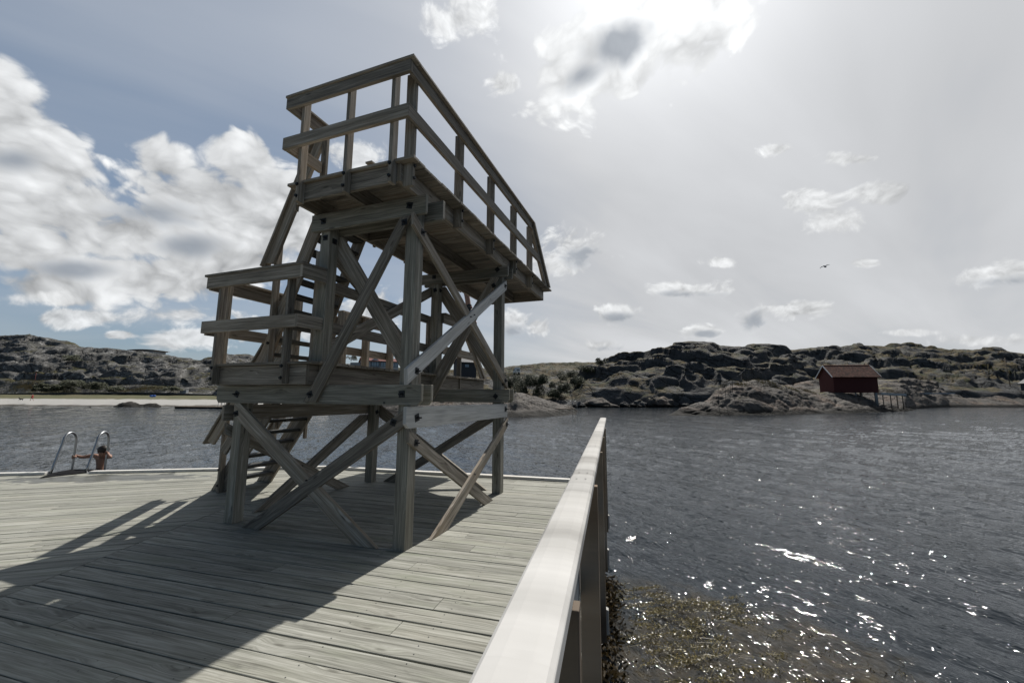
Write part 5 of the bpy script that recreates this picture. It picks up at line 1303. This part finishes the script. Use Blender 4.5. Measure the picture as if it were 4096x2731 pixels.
# dry grass tufts
def blades(name, spots, label, n, hgt, mat='dry'):
    bm = bmesh.new()
    for px, py, w, dp in spots:
        g0 = hit(px, py) if dp is None else P(px, py, dp)
        if g0 is None: continue
        dd = (g0 - CAM).dot(FWD)
        for _ in range(n):
            q_ = g0 + RGT * random.gauss(0, w * dd / F / 2.4) + FWD * random.gauss(0, w * dd / F / 3)
            z = drop(q_.x, q_.y); q_.z = z - .05
            h_ = hgt * random.uniform(.5, 1.2); a = Vector((random.gauss(0, .3), random.gauss(0, .3), 1)).normalized() * h_; s = RGT * .035
            bm.faces.new([bm.verts.new(q_ - s), bm.verts.new(q_ + s), bm.verts.new(q_ + a)])
    o = obj(name, bm, M[mat]); struct(o, 'stuff', label, 'grass'); return o
blades('dry_grass', [(95, 1568, 60, 131), (70, 1571, 40, 131), (120, 1566, 30, 131), (620, 1566, 60, 131), (560, 1567, 40, 131), (500, 1568, 60, 131)], 'tall dry yellow grass behind the beach', 420, .9)
blades('dry_grass', [(3000, 1522, 60, None), (3050, 1530, 50, None), (3100, 1545, 40, None), (2960, 1540, 40, None), (3180, 1560, 50, None), (3230, 1566, 40, None), (3540, 1560, 50, None), (3570, 1565, 40, None), (2900, 1545, 30, None)], 'dry yellow grass in hollows of the headland', 260, .45)

# ------------------------------------------------------------------ seaweed floating by the jetty
m, t = newmat('seaweed')
isl = t.n('ShaderNodeNewGeometry').outputs['Random Per Island']
c = t.ramp(isl, [(0., (.03, .024, .007)), (.6, (.12, .095, .026)), (1., (.27, .22, .075))])
t.out(t.bsdf(Base_Color=c, Roughness=.33)); M['weed'] = m
def weed(name, spots, label, zoff, dark=False):
    bm = bmesh.new()
    for cx_, cy_, r, n in spots:
        sub = [(random.gauss(0, r * .55), random.gauss(0, r * .55)) for _ in range(max(3, int(n / 70)))]
        for _ in range(int(n * 1.15)):
            sx, sy = random.choice(sub); g1, g2 = random.gauss(0, .085), random.gauss(0, .022); x = cx_ + sx + g1 * -.55 - g2 * .83; y = cy_ + sy + g1 * .83 - g2 * .55
            a = random.gauss(2.3, .9); ln_ = random.uniform(.008, .026) if random.random() < .94 else random.uniform(.06, .18); w_ = random.uniform(.002, .0055)
            if ln_ > .07: w_ = .0016
            d = Vector((math.cos(a), math.sin(a), random.gauss(.0, .45) if ln_ < .07 else random.gauss(0, .03))); s = d.orthogonal().normalized() * w_ if random.random() < .5 else Vector((-math.sin(a), math.cos(a), random.gauss(0, .5))).normalized() * w_
            p_ = Vector((x, y, WZ + random.uniform(-.006, .007)))
            bm.faces.new([bm.verts.new(p_ - s), bm.verts.new(p_ + s), bm.verts.new(p_ + d * ln_ + s * .6), bm.verts.new(p_ + d * ln_ - s * .6)])
    o = obj(name, bm, M['weed']); struct(o, 'stuff', label, 'seaweed'); return o

# points measured on the water beside the jetty
weed('seaweed', [(2.25, -2.0, .35, 700), (2.3, -2.6, .42, 1500), (2.2, -3.2, .40, 1500), (1.8, -2.3, .3, 500), (1.55, -2.75, .5, 1500), (1.1, -2.4, .35, 800), (.9, -3.0, .5, 1300), (1.3, -3.9, .5, 1500), (.8, -3.7, .4, 900), (1.55, -4.5, .35, 900), (.4, -2.7, .4, 900), (.3, -3.4, .5, 900), (1.0, -4.6, .4, 700), (-.1, -2.6, .4, 700), (-.2, -3.6, .5, 700)], 'golden brown floating seaweed on the water beside the jetty', .02)
bm = bmesh.new()
for _ in range(5200):
    s_ = random.uniform(-1.0, 3.4); o_ = E0 + ed * s_ + e_n * (abs(random.gauss(0, .10)) + .02)
    a = random.uniform(0, 6.28); ln_ = random.uniform(.02, .07); p_ = Vector((o_.x, o_.y, WZ + random.uniform(-.01, .13) * max(0, 1 - abs(random.gauss(0, .5)))))
    d = Vector((math.cos(a), math.sin(a), random.gauss(0, .6))).normalized(); s2 = d.orthogonal().normalized() * .009
    bm.faces.new([bm.verts.new(p_ - s2), bm.verts.new(p_ + s2), bm.verts.new(p_ + d * ln_ + s2), bm.verts.new(p_ + d * ln_ - s2)])
m, t = newmat('dark_kelp'); isl = t.n('ShaderNodeNewGeometry').outputs['Random Per Island']
t.out(t.bsdf(Base_Color=t.mix(isl, C4(.012, .009, .004), C4(.06, .04, .014)), Roughness=.22)); M['kelp'] = m
o = obj('seaweed', bm, m); struct(o, 'stuff', 'dark brown bladder wrack clinging under the jetty edge', 'seaweed')
